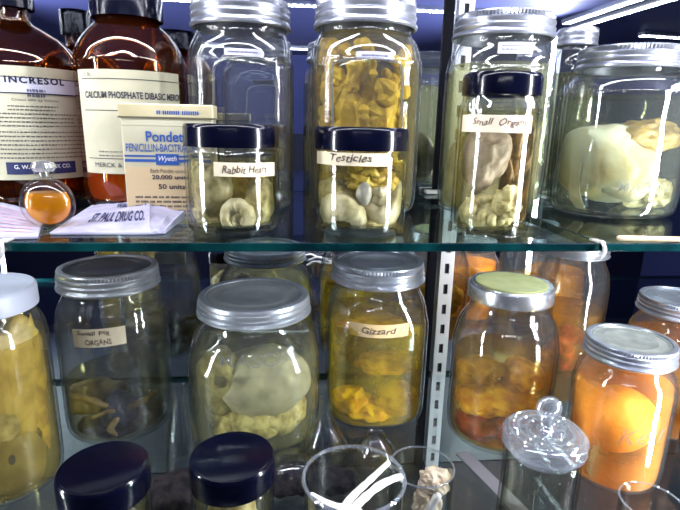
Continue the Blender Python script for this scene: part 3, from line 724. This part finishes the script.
# ---- scent bottle
p = at_y(47, 197, .375); c = at_y(47, 197, .375)
rt = root('perfume_bottle', 'round flat glass scent bottle half full of amber liquid with ball stopper', 'bottle', (c.x, .375, ZU))
zc = c.z - ZU; rr = place(47, 197, 30, .375, ZU)[1]
zc = rr + .0006
def disc_bottle(bm, r, d, z, cut=None):
    t = bmesh.new(); bmesh.ops.create_uvsphere(t, u_segments=48, v_segments=32, radius=1)
    for v in t.verts:
        q = v.co.copy(); v.co = Vector((q.x * r, q.y * d, q.z * r + z))
    if cut is not None: bmesh.ops.bisect_plane(t, geom=t.verts[:]+t.edges[:]+t.faces[:], plane_co=(0,0,cut), plane_no=(0,0,1), clear_outer=True); bmesh.ops.holes_fill(t, edges=[e for e in t.edges if e.is_boundary], sides=0)
    me = bpy.data.meshes.new('t'); t.to_mesh(me); t.free(); bm.from_mesh(me); bpy.data.meshes.remove(me)
bm = bmesh.new(); disc_bottle(bm, rr, .0125, zc); lathe(bm, [(.0035, zc + rr*.9), (.0045, zc + rr*1.0), (.0062, zc + rr*1.12), (.0066, zc+rr*1.16), (.0045, zc+rr*1.18)], 32)
obj('flask', bm, GLASSP, rt)
bm = bmesh.new(); disc_bottle(bm, rr*.83, .0095, zc, zc + rr*.42); obj('scent', bm, L_SCENT, rt)
bm = bmesh.new(); lathe(bm, [(.003, zc+rr*1.0), (.0035, zc+rr*1.19), (.0065, zc+rr*1.22), (.0082, zc+rr*1.38), (.0068, zc+rr*1.55), (.0035, zc+rr*1.63), (0, zc+rr*1.64)], 32); obj('stopper', bm, solid('grey_glass_stopper', (.32,.32,.30), .12, .7, (.5,.5,.46), 60), rt)

# ---- crumpled paper tubes
WPAP = solid('crumpled_white_tube', lin(172,170,192), .6, 0, lin(150,148,172), 60, bump=.5, bscale=90)
def wedge(name, label, cat, F0, F1, B0, B1, hz, mat):
    """flattened tube: front edge F0-F1 on the shelf, back edge raised; returns object and a mapper (u, v) -> point"""
    A = [at_z(*q, ZU + .0008) for q in (F0, F1)]; Bp = [at_z(q[0], q[1], ZU + h) for q, h in zip((B0, B1), hz)]
    def pt(u, v, o=0):
        f = A[0].lerp(A[1], u); b = Bp[0].lerp(Bp[1], u); p = f.lerp(b, v)
        p.z = (f.z + (b.z - f.z) * math.sin(v * PI/2)) + .0008 * noise.noise(Vector((u*9, v*6, 1))) * min(1, v*4) + o
        return p
    bm = bmesh.new(); n, m = 30, 12
    top = [[bm.verts.new(pt(i/n, j/m, .0010)) for j in range(m+1)] for i in range(n+1)]
    bot = [[bm.verts.new(Vector((pt(i/n, j/m).x, pt(i/n, j/m).y, ZU + .0005))) for j in range(m+1)] for i in range(n+1)]
    for i in range(n):
        for j in range(m):
            bm.faces.new((top[i][j], top[i+1][j], top[i+1][j+1], top[i][j+1])); bm.faces.new((bot[i][j], bot[i][j+1], bot[i+1][j+1], bot[i+1][j]))
        bm.faces.new((top[i][0], bot[i][0], bot[i+1][0], top[i+1][0])); bm.faces.new((top[i][m], top[i+1][m], bot[i+1][m], bot[i][m]))
    for j in range(m):
        bm.faces.new((top[0][j], top[0][j+1], bot[0][j+1], bot[0][j])); bm.faces.new((top[n][j], bot[n][j], bot[n][j+1], top[n][j+1]))
    o = obj(name, bm, mat, None); tag(o, label, cat); return o, pt
def text_uv(txt, par, pt, u0, u1, v0, v1, mat, **k):
    bm = text_bm(txt, 1, 1, **k)
    for v in bm.verts: v.co = pt(u0 + (u1-u0) * (v.co.x + .5), v0 + (v1-v0) * v.co.z, .0014)
    return obj('lettering', bm, mat, par, False)
o, pt = wedge('ointment_tube', 'crumpled white ointment tube with blue lettering lying in front of the cream tin', 'tube', (50, 234), (150, 234), (92, 206), (150, 202), (.002, .012), WPAP)
text_uv('ST. PAUL DRUG CO.', o, pt, .28, .94, .26, .56, NAVY, bold=.035)
text_uv('WALGREEN', o, pt, .50, .95, .74, .92, NAVY, bold=.02)
bm = bmesh.new()
e0, e1, e2, e3 = pt(1, 0), pt(1, 1), at_z(183, 216, ZU + .004), at_z(160, 234, ZU + .002)
q = [e0, Vector((e2.x - .002, e0.y + .002, ZU + .001)), Vector((e2.x, e1.y - .002, ZU + .006)), e1]
tv = [bm.verts.new((v.x, v.y, v.z + .0012)) for v in q]; bv = [bm.verts.new((v.x, v.y, ZU + .0006)) for v in q]
bm.faces.new(tv); bm.faces.new(bv[::-1])
for i in range(4): bm.faces.new((tv[i], bv[i], bv[(i+1) % 4], tv[(i+1) % 4]))
bmesh.ops.subdivide_edges(bm, edges=bm.edges[:], cuts=4, use_grid_fill=True)
for v in bm.verts:
    if v.co.z > ZU + .001: v.co.z += .0010 * math.sin(v.co.x * 900)
obj('crimped_end', bm, WPAP, o)
o, pt = wedge('paper_packet', 'white printed paper packet lying at the left end of the upper shelf', 'packet', (-30, 240), (38, 238), (-30, 196), (44, 214), (.016, .003), WPAP)
bm = bmesh.new()
for k in range(8):
    v0 = .12 + k * .09
    bm.faces.new([bm.verts.new(pt(u, v, .0014)) for u, v in ((.15, v0), (.9, v0), (.9, v0+.02), (.15, v0+.02))])
obj('printed_lines', bm, solid('faint_red_print', lin(196,150,170), .7), o, False)

# ================================================================== lower shelf
GL = 'large canning jars on the lower shelf'
# leftmost, white plastic lid
rt, X, rad, outer, so, zt, zs, cy = mason('specimen_jar', 'jar with flat white plastic lid cut by the left picture edge', 'jar', -4, 400, 66, .42, ZL, 286, 307, 335, 62, GL, lcx=-4, plain=WHITEP, neck=.93)
liquid(rt, outer, so, at_y(-4, 335, .42).z - ZL, L_LEFT)
spec('tissue_specimen', 'broad beige tissue in the upper part of the white-lidded jar', 'specimen', 8, 378, .405, .042, .055, solid('beige_tissue', lin(198,178,118), .42, 0, lin(160,138,74), 50, bump=.4), amp=.22, seed=22, freq=45, ridge=.6)
spec('tissue_specimen', 'yellow tissue at the right wall of the white-lidded jar', 'specimen', 42, 385, .415, .014, .060, T_GUT, amp=.25, seed=23, freq=60, ridge=.7)
def pupil(bm): blob_bm(bm, (.002, -.026, .002), (.0075, .004, .0065), amp=.2, seed=2, sub=3)
spec('eye_specimen', 'rounded grey eye-like lump low in the white-lidded jar', 'specimen', 24, 468, .388, .031, .028, solid('eye_grey_tissue', lin(160,150,110), .4, 0, lin(140,128,88), 60, bump=.3), amp=.1, seed=24, freq=50)
spec('pupil_specimen', 'dark blue-grey spot on the eye-like lump in the white-lidded jar', 'specimen', 22, 483, .358, .0055, .0045, T_BLUE, ry=.003, amp=.15, seed=2)
spec('tissue_specimen', 'white flap of tissue at the left picture edge in the white-lidded jar', 'specimen', 2, 440, .370, .022, .013, T_WHITE, amp=.25, seed=25, freq=60)

# pig organs
YP = .512
rt, X, rad, outer, so, zt, zs, cy = mason('mason_jar', 'large canning jar of dim fluid with pig organs label and dark blue-grey organs', 'jar', 118, 370, 56, YP, ZL, 265, 284, 316, 52, GL, lcx=115, lidmat=solid('old_lid_metal', (.40,.41,.45), .3, .7, (.32,.33,.36), 50, bump=.08), disc=solid('black_lid_disc', (.035,.035,.04), .25, .3, (.05,.05,.055), 30), neck=.93)
liquid(rt, outer, so, at_y(116, 372, YP).z - ZL, L_PIG)
lb = paper_label(rt, cy, 74, 126, 329, 347, KRAFT, tilt=.0015)
text_on(cy, lb, 'handwriting', 'Small Pig', 78, 110, 336.5, 5.5, INKG, jitter=.1, bold=.01, tilt=.03); text_on(cy, lb, 'handwriting', 'ORGANS', 86, 112, 345, 5.5, INKG, jitter=.1, bold=.01, tilt=.03)
GP = 'preserved pig organs in the dim jar'
spec('pig_organ', 'dark blue-grey rounded organ in the middle of the dim pig organs jar', 'specimen', 120, 410, .488, .020, .020, T_BLUE, amp=.25, seed=26, freq=70, group=GP, ridge=.5)
spec('pig_organ', 'dark purplish organ at the right side of the dim pig organs jar', 'specimen', 146, 414, .498, .026, .016, solid('dark_purple_tissue', lin(104,94,104), .4, 0, lin(64,56,68), 60, bump=.4), amp=.3, seed=27, freq=70, group=GP, ridge=.5)
spec('pig_organ', 'flat olive brown organ floating at the left of the dim pig organs jar', 'specimen', 92, 396, .510, .034, .014, T_OLIV, amp=.25, seed=28, freq=60, group=GP)
spec('pig_organ', 'dark bluish organ lying on the bottom of the dim pig organs jar', 'specimen', 106, 430, .490, .034, .008, T_BLUE, amp=.3, seed=29, freq=70, group=GP)
c = at_y(116, 400, .50); bm = bmesh.new()
tube(bm, [(-.044, -.006, .010), (-.02, -.018, .012), (.0, -.022, .006), (.02, -.018, .002), (.042, -.004, .010)], [.003, .0035, .003, .0035, .0025], 10, 6, jit=.4)
tube(bm, [(-.014, -.026, -.004), (.004, -.028, .004), (.014, -.024, -.002)], [.002, .002, .0015], 8, 6)
tube(bm, [(.010, -.03, -.004), (.004, -.032, -.014), (.008, -.03, -.022)], [.003, .0035, .002], 8, 6)
o = obj('pig_vessel', bm, solid('tan_vessel', lin(170,150,120), .4, 0, lin(130,108,84), 60)); o.location = c; tag(o, 'thin tan vessel stretched across the dim pig organs jar', 'specimen', GP)

# big heart jar
YH = .50
rt, X, rad, outer, so, zt, zs, cy = mason('mason_jar', 'widest squat jar of the lower shelf with big silvery grey organ in cloudy yellow fluid', 'jar', 256, 378, 64, YH, ZL, 293, 310, 345, 56, GL, lidmat=solid('grey_lid_metal', (.42,.45,.50), .33, .7, (.34,.36,.40), 50, bump=.08), disc=ZINCD, sq=.25, neck=.92, knurl=False, foot=.8)
liquid(rt, outer, so, at_y(255, 338, YH).z - ZL, L_HEART)
text_on(cy, rt, 'embossed_lettering', 'MASON', 222, 292, 366, 14, EMBOSS, off=.0045, bold=.005)
spec('preserved_organ', 'big smooth silvery grey organ in the widest squat jar', 'specimen', 264, 380, .485, .050, .037, T_SILV, amp=.10, seed=30, freq=30, ridge=.4)
spec('preserved_organ', 'grey tissue with a dark opening at the left of the widest squat jar', 'specimen', 218, 380, .475, .024, .036, T_GREY, amp=.15, seed=31, freq=60)
spec('clot_specimen', 'small dark brown clot at the left in the widest squat jar', 'specimen', 219, 382, .447, .007, .006, solid('dark_clot', lin(66,56,54), .5), amp=.4, seed=32, freq=200)
bm = bmesh.new(); rnd = random.Random(12)
for k in range(8):
    a0 = PI + k / 7 * PI; x, y = math.cos(a0) * rad*.60, math.sin(a0) * rad*.60
    blob_bm(bm, (x, y, .018 + rnd.uniform(0, .006) + (.014 if k > 7 else 0)), (.022, .014, .015), rot=(0, rnd.uniform(-.4, .4), a0 + PI/2), amp=.28, freq=50, seed=k, sub=4, ridge=.8)
o = obj('fringed_tissue', bm, T_CREAM); o.location = (X, YH, ZL); tag(o, 'frilly yellow-green tissue around the bottom of the widest squat jar', 'specimen')

# gizzard jar
YG = .525
rt, X, rad, outer, so, zt, zs, cy = mason('mason_jar', 'canning jar of bright yellow fluid with gizzard label and silver lid', 'jar', 374, 365, 48.5, YG, ZL, 259, 278, 312, 46, GL, sq=.3, neck=.93)
liquid(rt, outer, so, at_y(376, 312, YG).z - ZL, L_YEL)
hand_label(rt, cy, 350, 408, 325, 338, 'Gizzard', 362, 396, 334.5, 6.5, solid('tan_label', lin(196,168,124), .8))
T_GZB = solid('yellow_brown_tissue', lin(240,196,50), .42, 0, lin(160,112,30), 60, bump=.5)
GG = 'preserved gizzards in the bright yellow jar'
for (x, y, Y, a_, b_, m, lab, s) in ((350, 402, .515, .026, .019, T_AMBL, 'amber lump at the lower left of the bright yellow gizzard jar', 1), (396, 400, .515, .026, .020, T_GZB, 'brownish lump at the lower right of the bright yellow gizzard jar', 2),
        (374, 414, .505, .036, .014, T_AMBL, 'crumbly yellow layer on the bottom of the bright yellow gizzard jar', 3), (372, 322, .53, .038, .008, T_AMBL, 'flat amber flap behind the label of the bright yellow gizzard jar', 4), (384, 362, .53, .034, .010, T_GZB, 'flat yellow flap halfway up the bright yellow gizzard jar', 5)):
    spec('preserved_gizzard', lab, 'specimen', x, y, Y, a_, b_, m, amp=.3, seed=40 + s, freq=80, group=GG, ridge=.5, ry=a_*.75)

# gold-lidded amber jar
YO = .47
rt, X, rad, outer, so, zt, zs, cy = mason('specimen_jar', 'jar of amber fluid with smooth steel lid topped in pale gold', 'jar', 500, 385, 53, YO, ZL, 282, 297, 338, 44, GL, lcx=509, plain=STEEL, neck=.93)
lr = place(509, 282, 44, YO, ZL)[1]; 
bm = bmesh.new(); lathe(bm, [(0, zt - .0005), (lr*.84, zt - .0005), (lr*.84, zt + .0004), (lr*.80, zt + .0007), (lr*.76, zt + .0003), (0, zt + .0003)], 64); obj('gold_disc', bm, GOLD, rt)
liquid(rt, outer, so, at_y(500, 352, YO).z - ZL, L_AMB)
GA = 'preserved tissue in the gold-lidded jar'
T_RUST = solid('rust_tissue', lin(178,70,12), .45, 0, lin(96,34,8), 60, bump=.5)
for (x, y, Y, a_, b_, m, lab, s) in ((478, 370, .475, .030, .014, T_TAN, 'tan lump near the fluid line of the gold-lidded amber jar', 1), (522, 376, .475, .026, .018, T_GZB, 'ochre lump at the upper right of the gold-lidded amber jar', 2),
        (496, 398, .47, .044, .014, T_AMBL, 'yellow-amber band of tissue in the middle of the gold-lidded amber jar', 3), (474, 424, .455, .026, .014, T_RUST, 'rust-red lump at the lower left of the gold-lidded amber jar', 4),
        (512, 428, .452, .028, .016, T_RUST, 'rust-coloured lump at the lower right of the gold-lidded amber jar', 5), (492, 446, .452, .038, .007, T_AMBL, 'yellow layer on the bottom of the gold-lidded amber jar', 6)):
    spec('preserved_tissue', lab, 'specimen', x, y, Y, a_, b_, m, amp=.3, seed=50 + s, freq=70, group=GA, ridge=.5, ry=a_*.75)

# orange jars
rt, X, rad, outer, so, zt, zs, cy = mason('mason_jar', 'front jar of cloudy orange fluid with embossed letters, beside the glass-stoppered jar', 'jar', 616, 425, 54, .40, ZL, 338, 355, 380, 49, GL, lcx=626, neck=.93, disc=solid('pressed_lid_disc', (.36,.37,.35), .35, .6, (.26,.27,.25), 90, bump=.5, bscale=120))
liquid(rt, outer, so, at_y(618, 378, .40).z - ZL, L_ORG)
text_on(cy, rt, 'embossed_lettering', 'Kerr', 616, 664, 444, 16, EMBOSS, off=.0004, shear=.35, tilt=.18)
spec('preserved_organ', 'large pale peach egg-shaped organ in the front cloudy orange jar', 'specimen', 617, 418, .400, .036, .031, T_EGG, amp=.06, seed=60, freq=30)
rt, X, rad, outer, so, zt, zs, cy = mason('mason_jar', 'second jar of orange fluid behind the front orange one, cut by the right picture edge', 'jar', 662, 400, 52, .475, ZL, 297, 312, 340, 46, GL, lcx=659, neck=.93)
liquid(rt, outer, so, at_y(660, 336, .475).z - ZL, L_ORG)

# jar standing behind, between the gold-lidded and orange ones
rt, X, rad, outer, so, zt, zs, cy = mason('mason_jar', 'jar half full of brown-orange fluid standing behind, between the gold-lidded and orange jars', 'jar', 567, 320, 37, .548, ZL, 240, 254, 282, 33, GL, neck=.93)
liquid(rt, outer, so, at_y(567, 306, .548).z - ZL, L_AMB)
spec('preserved_tissue', 'rust lump in the jar standing behind between gold-lidded and orange jars', 'specimen', 566, 350, .548, .028, .026, T_RUST, amp=.3, seed=70, freq=60, ridge=.5)
rt, X, rad, outer, so, zc, cy = lab_jar('specimen_jar', 'clear jar with black cap at the right picture edge, beside the front orange jar', 703, 470, 33, .40, ZL, 424, 444)
# grey metal strip
a = at_z(462, 452, ZL + .002); b = at_z(530, 520, ZL + .002); d = (b - a); L = d.length
o = obj('metal_strip', bbox(0, L, -.007, .007, 0, .002, bev=.0006), solid('dull_grey_metal', (.16,.16,.18), .45, .5)); o.location = (a.x, a.y, ZL + .0004); o.rotation_euler = (0, 0, math.atan2(d.y, d.x))
tag(o, 'flat dull grey metal strip lying diagonally left of the glass-stoppered jar', 'strip')
# front black-lidded jars
GF = 'small black-lidded jars at the front of the lower shelf'
YB = .30
for (cx, hw, ymid, ytop, ycb, lab, Y) in ((103, 49.5, 520, 466, 494, 'left of the two black-lidded jars at the bottom, below the dim pig organs jar', .305), (232, 43.5, 505, 455, 480, 'right of the two black-lidded jars at the bottom, below the widest squat jar', .315)):
    X, rad = place(cx, ytop, hw, Y, ZL); rt = root('specimen_jar', lab, 'jar', (X, Y, ZL), GF)
    zt = at_y(cx, ytop, Y).z - ZL; zc = zt - .018
    JARS.append((X, Y, rad*.97 - .0040, ZL))
    prof = [(0, .002), (rad*.80, .0018), (rad*.88, .0002), (rad*.95, .002), (rad*.97, .008), (rad*.97, .016), (rad*.97, zc*.6), (rad*.97, zc-.006), (rad*.94, zc-.001), (rad*.93, zt-.004)]
    outer, so = glass_body(rt, prof, .002, GLASSP); flat_cap(rt, rad, zc, zt - zc)
    liquid(rt, outer, so, zc - .012, L_PALE, .0026)
    o = bmesh.new(); blob_bm(o, (0, 0, zc*.42), (rad*.7, rad*.7, zc*.32), amp=.25, freq=70, seed=cx)
    o = obj('tissue_specimen', o, T_CREAM if cx > 200 else T_GREY); o.location = (X, Y, ZL); tag(o, 'cream lump inside the ' + ('right' if cx > 200 else 'left') + ' black-lidded jar at the bottom', 'specimen')
# open beaker with bone sticks
def tumbler(name, label, cat, cx, ytop, hw, Y, flare=1.0, wall=.0016):
    X, rad = place(cx, ytop, hw, Y, ZL); zt = at_y(cx, ytop, Y).z - ZL
    rt = root(name, label, cat, (X, Y, ZL)); b = rad * flare
    prof = [(0, .002), (b*.85, .0016), (b*.93, .0003), (b*.985, .003), (b, .010), (rad*.995, zt*.6), (rad, zt - .004), (rad*1.02, zt)]
    outer, so = glass_body(rt, prof, wall, GLASSP); return rt, X, rad, zt
rt, X, rad, zt = tumbler('glass_beaker', 'open round glass beaker at bottom middle holding white bones', 'beaker', 354, 477, 50, .30)
def rim(rt, rad, zt, t_=.0013):
    bm = bmesh.new(); tube(bm, [(math.cos(t/24*2*PI)*rad*1.01, math.sin(t/24*2*PI)*rad*1.01, zt) for t in range(25)], t_, 8, 3); obj('rim', bm, THICK, rt)
rim(rt, rad, zt)
BONE = solid('white_bone', lin(232,230,228), .5, 0, lin(214,210,204), 60, bump=.2)
def stick(label, pts, rads, group='white bones in the open beaker'):
    bm = bmesh.new(); P = [at_y(x, y, Y) for x, y, Y in pts]; c = P[0].copy()
    tube(bm, [p - c for p in P], rads, 10, 6, jit=.2, flat=.6); o = obj('thin_bone', bm, BONE); o.location = c; tag(o, label, 'bone', group)
stick('long thin white bone leaning up to the right rim of the open beaker', [(334, 520, .285), (352, 497, .295), (370, 480, .31), (388, 463, .325)], [.003, .0028, .0026, .0022])
stick('thicker white bone leaning right of the thin one in the open beaker', [(342, 522, .275), (362, 500, .285), (382, 484, .30), (401, 476, .315)], [.0034, .003, .0032, .003])
stick('white bone lying toward the left rim of the open beaker', [(312, 494, .285), (328, 503, .28), (344, 508, .275), (360, 512, .275)], [.0014, .002, .003, .003])
# glass with sponge
rt, X, rad, zt = tumbler('drinking_glass', 'clear straight glass right of the bone beaker holding a beige sponge', 'glass', 422, 466, 32, .345)
rim(rt, rad, zt, .0008)
SPG = solid('beige_sponge', lin(206,190,166), .8, 0, lin(170,150,124), 140, bump=1, bscale=300)
bm = bmesh.new(); blob_bm(bm, (0, 0, 0), (.0135, .012, .012), amp=.25, freq=140, seed=5, ridge=.8)
blob_bm(bm, (-.004, 0, -.02), (.012, .011, .018), amp=.3, freq=140, seed=6, ridge=.8)
o = obj('sea_sponge', bm, SPG); o.location = at_y(434, 481, .345); tag(o, 'beige porous sponge inside the clear glass at bottom middle', 'sponge')
bm = bmesh.new(); c = at_y(424, 520, .325); tube(bm, [(0, 0, -.01), (.003, 0, .006), (.010, .002, .020)], [.004, .0038, .003], 8, 5, jit=.3)
o = obj('quartz_piece', bm, BONE); o.location = c; tag(o, 'white chip lying below the beige sponge in the clear glass', 'bone')
# dark bark
BARK = solid('dark_bark', lin(34,30,32), .85, 0, lin(8,8,14), 120, spec=.15, bump=1, bscale=160)
def bark(label, pts, rads, flat=.7, lift=0):
    P = [at_z(x, y, ZL + r * flat + .001) for (x, y), r in zip(pts, rads)]; c = P[0].copy(); bm = bmesh.new()
    tube(bm, [p - c for p in P], rads, 20, 12, jit=0, flat=flat)
    for v in bm.verts:
        k = noise.noise(v.co * 160) * .0022 + noise.noise(Vector((v.co.x*60, v.co.y*500, v.co.z*500))) * .0014
        d = Vector((0, v.co.y, v.co.z)); v.co += Vector((0, k, k))
    o = obj('bark_piece', bm, BARK); o.location = c; o.location.z += .002; tag(o, label, 'bark', 'dark ridged bark pieces')
bark('dark ridged bark piece lying between the two black-lidded jars', [(136, 506), (165, 497), (200, 488)], [.017, .020, .019])
bark('dark bark piece lying behind the open bone beaker', [(270, 482), (305, 480), (345, 482)], [.015, .017, .013])
# dark leaning twig in the beaker gap
bm = bmesh.new(); P = [at_y(x, y, Y) for x, y, Y in ((412, 474, .318), (404, 492, .330), (402, 515, .338), (402, 545, .342))]
# ---- small glassware between the jars
def flask(label, cx, Y, pairs, ref, cat='flask'):
    X, k = place(cx, ref, 10, Y, ZL); k /= 10
    rt = root('glass_flask', label, cat, (X, Y, ZL), 'small clear glass flasks between the jars')
    prof = [(0, .002)] + [(h * k, max(at_y(cx, y, Y).z - ZL, .0004)) for h, y in pairs]
    glass_body(rt, prof, .0014, GLASSP)
flask('narrow clear flask standing between the pig organs jar and the widest squat jar', 182, .42, [(17, 480), (18, 470), (16, 440), (10, 415), (7, 400), (7, 388), (8.5, 385)], 440)
flask('clear bulb flask standing between the widest squat jar and the gizzard jar', 325, .44, [(14, 465), (22, 455), (22, 442), (13, 428), (7, 415), (6, 400), (7.5, 398)], 440)
flask('low clear round flask under the front of the gizzard jar', 375, .42, [(14, 478), (21, 466), (21, 452), (12, 440), (8, 436), (9, 434)], 460)
X_, k_ = place(300, 450, 10, .40, ZL); k_ /= 10
rt = root('glass_dome', 'small upturned glass dome with beige scraps, right of the bottom right black lid', 'dome', (at_z(292, 478, ZL).x, .395, ZL))
bm = bmesh.new(); out_, _ = smooth_prof([(.024, .0004), (.024, .012), (.021, .022), (.012, .030), (0, .032)], 4); lathe(bm, out_ + [(max(r-.0016, 0), z-.0012 if r < .02 else z) for r, z in out_[::-1]] , 56); obj('dome_shell', bm, GLASSP, rt)
bm = bmesh.new(); 
for k in range(7): blob_bm(bm, (random.uniform(-.012,.012), random.uniform(-.012,.012), .006), (.006,.005,.0045), amp=.4, freq=200, seed=k, sub=3)
o = obj('tissue_scraps', bm, T_CREAM); o.location = rt.location; tag(o, 'beige scraps under the small glass dome', 'scraps', kind='stuff')

# glass-stoppered jar
YS = .325
X, rad = place(540, 470, 41, YS, ZL); k = rad/41
rt = root('stoppered_jar', 'clear straight jar with flat ground-glass lid and ball knob at bottom right', 'jar', (X, YS, ZL))
z1 = at_y(541, 446, YS).z - ZL
prof = [(0, .003), (rad*.85, .0025), (rad*.93, .0003), (rad*.99, .004), (rad, .012), (rad, z1*.6), (rad, z1-.008), (rad*.98, z1-.003), (rad*1.03, z1)]
outer, so = glass_body(rt, prof, .0022, GLASSP); liquid(rt, outer, so, at_y(543, 490, YS).z - ZL, L_CLEAR, .0027)
lr = place(543, 430, 45, YS, ZL)[1]; zl = at_y(543, 431, YS).z - ZL
bm = bmesh.new(); lathe(bm, [(0, z1-.006), (rad*.86, z1-.006), (rad*.90, z1+.0004), (lr*.98, z1+.0008), (lr, z1+.003), (lr*.99, zl-.002), (lr*.93, zl), (lr*.70, zl+.0012), (lr*.60, zl+.0006), (lr*.42, zl+.0022), (lr*.26, zl+.0030), (lr*.16, zl+.006), (lr*.14, zl+.0075)], 72)
ld_ = obj('glass_lid', bm, THICK, rt)
for q in (.44, .64, .86):
    bm = bmesh.new(); tube(bm, [(math.cos(t/24*2*PI)*lr*q, math.sin(t/24*2*PI)*lr*q, zl + .0008) for t in range(25)], .0009, 6, 3); obj('moulded_ring', bm, EMBOSS, ld_)
kr = place(547, 405, 14, YS, ZL)[1]; kz = at_y(547, 408, YS).z - ZL
bm = bmesh.new(); blob_bm(bm, (0, 0, kz), (kr, kr*.55, kr), amp=0); lathe(bm, [(kr*.75, zl + .001), (kr*.42, zl + .003), (kr*.45, kz - kr*.6)], 32); obj('knob', bm, THICK, ld_)
bm = bmesh.new(); tube(bm, [(math.cos(t/20*2*PI)*kr*.84, -kr*.30, kz + math.sin(t/20*2*PI)*kr*.84) for t in range(21)], .0011, 6, 2); obj('knob_ring', bm, EMBOSS, ld_)
bm = bmesh.new(); P = [(-.018, -.012, .05), (-.006, -.018, .042), (.010, -.016, .036), (.020, -.008, .03)]
tube(bm, P, [.0016, .0024, .0024, .0014], 8, 6); blob_bm(bm, (.0, 0, .022), (.018, .016, .018), amp=.2, freq=80, seed=2)
o = obj('preserved_organ', bm, solid('pale_olive_tissue', lin(150,146,110), .5, 0, lin(120,112,80), 60)); o.location = (X, YS, ZL); tag(o, 'pale olive specimen low in the glass-stoppered jar', 'specimen')
# clear glass and dark cap at far right bottom
rt, X, rad, zt = tumbler('glass_tumbler', 'clear ribbed tumbler in front of the front orange jar at the bottom right', 'glass', 652, 502, 36, .305)
rim(rt, rad, zt, .0007)
bm = bmesh.new()

# tissue lies against the inside of the glass, never through it
bpy.context.view_layer.update()
for o in [o for o in sc.objects if o.get('category') == 'specimen']:
    L = o.location; lev = ZU if L.z > ZU - .005 else ZL
    c = sum((Vector(v.co) for v in o.data.vertices), Vector()) / len(o.data.vertices) + L
    jx, jy, jr, jz = min((j for j in JARS if j[3] == lev), key=lambda j: math.hypot(j[0]-c.x, j[1]-c.y) - j[2])
    for v in o.data.vertices:
        p = v.co + L; dx, dy = p.x - jx, p.y - jy; d = math.hypot(dx, dy)
        z = max(p.z, jz + .0062); lim = jr - max(0, .014 - (z - jz)) * .45
        k0 = lim * .93
        if d > k0:
            nd = k0 + (lim - k0) * (1 - math.exp(-(d - k0) / (lim - k0))); dx, dy = dx * nd / d, dy * nd / d
        v.co = Vector((jx + dx, jy + dy, z)) - L

# ------------------------------------------------------------------ render look
sc.view_settings.view_transform = 'Standard'; sc.view_settings.look = 'None'; sc.view_settings.gamma = 1
sc.view_settings.exposure = 0.1
cy_ = sc.cycles
cy_.max_bounces = 16; cy_.transparent_max_bounces = 64; cy_.glossy_bounces = 6; cy_.diffuse_bounces = 4; cy_.transmission_bounces = 8
cy_.caustics_reflective = False; cy_.caustics_refractive = False; cy_.sample_clamp_indirect = 6
cy_.use_denoising = True
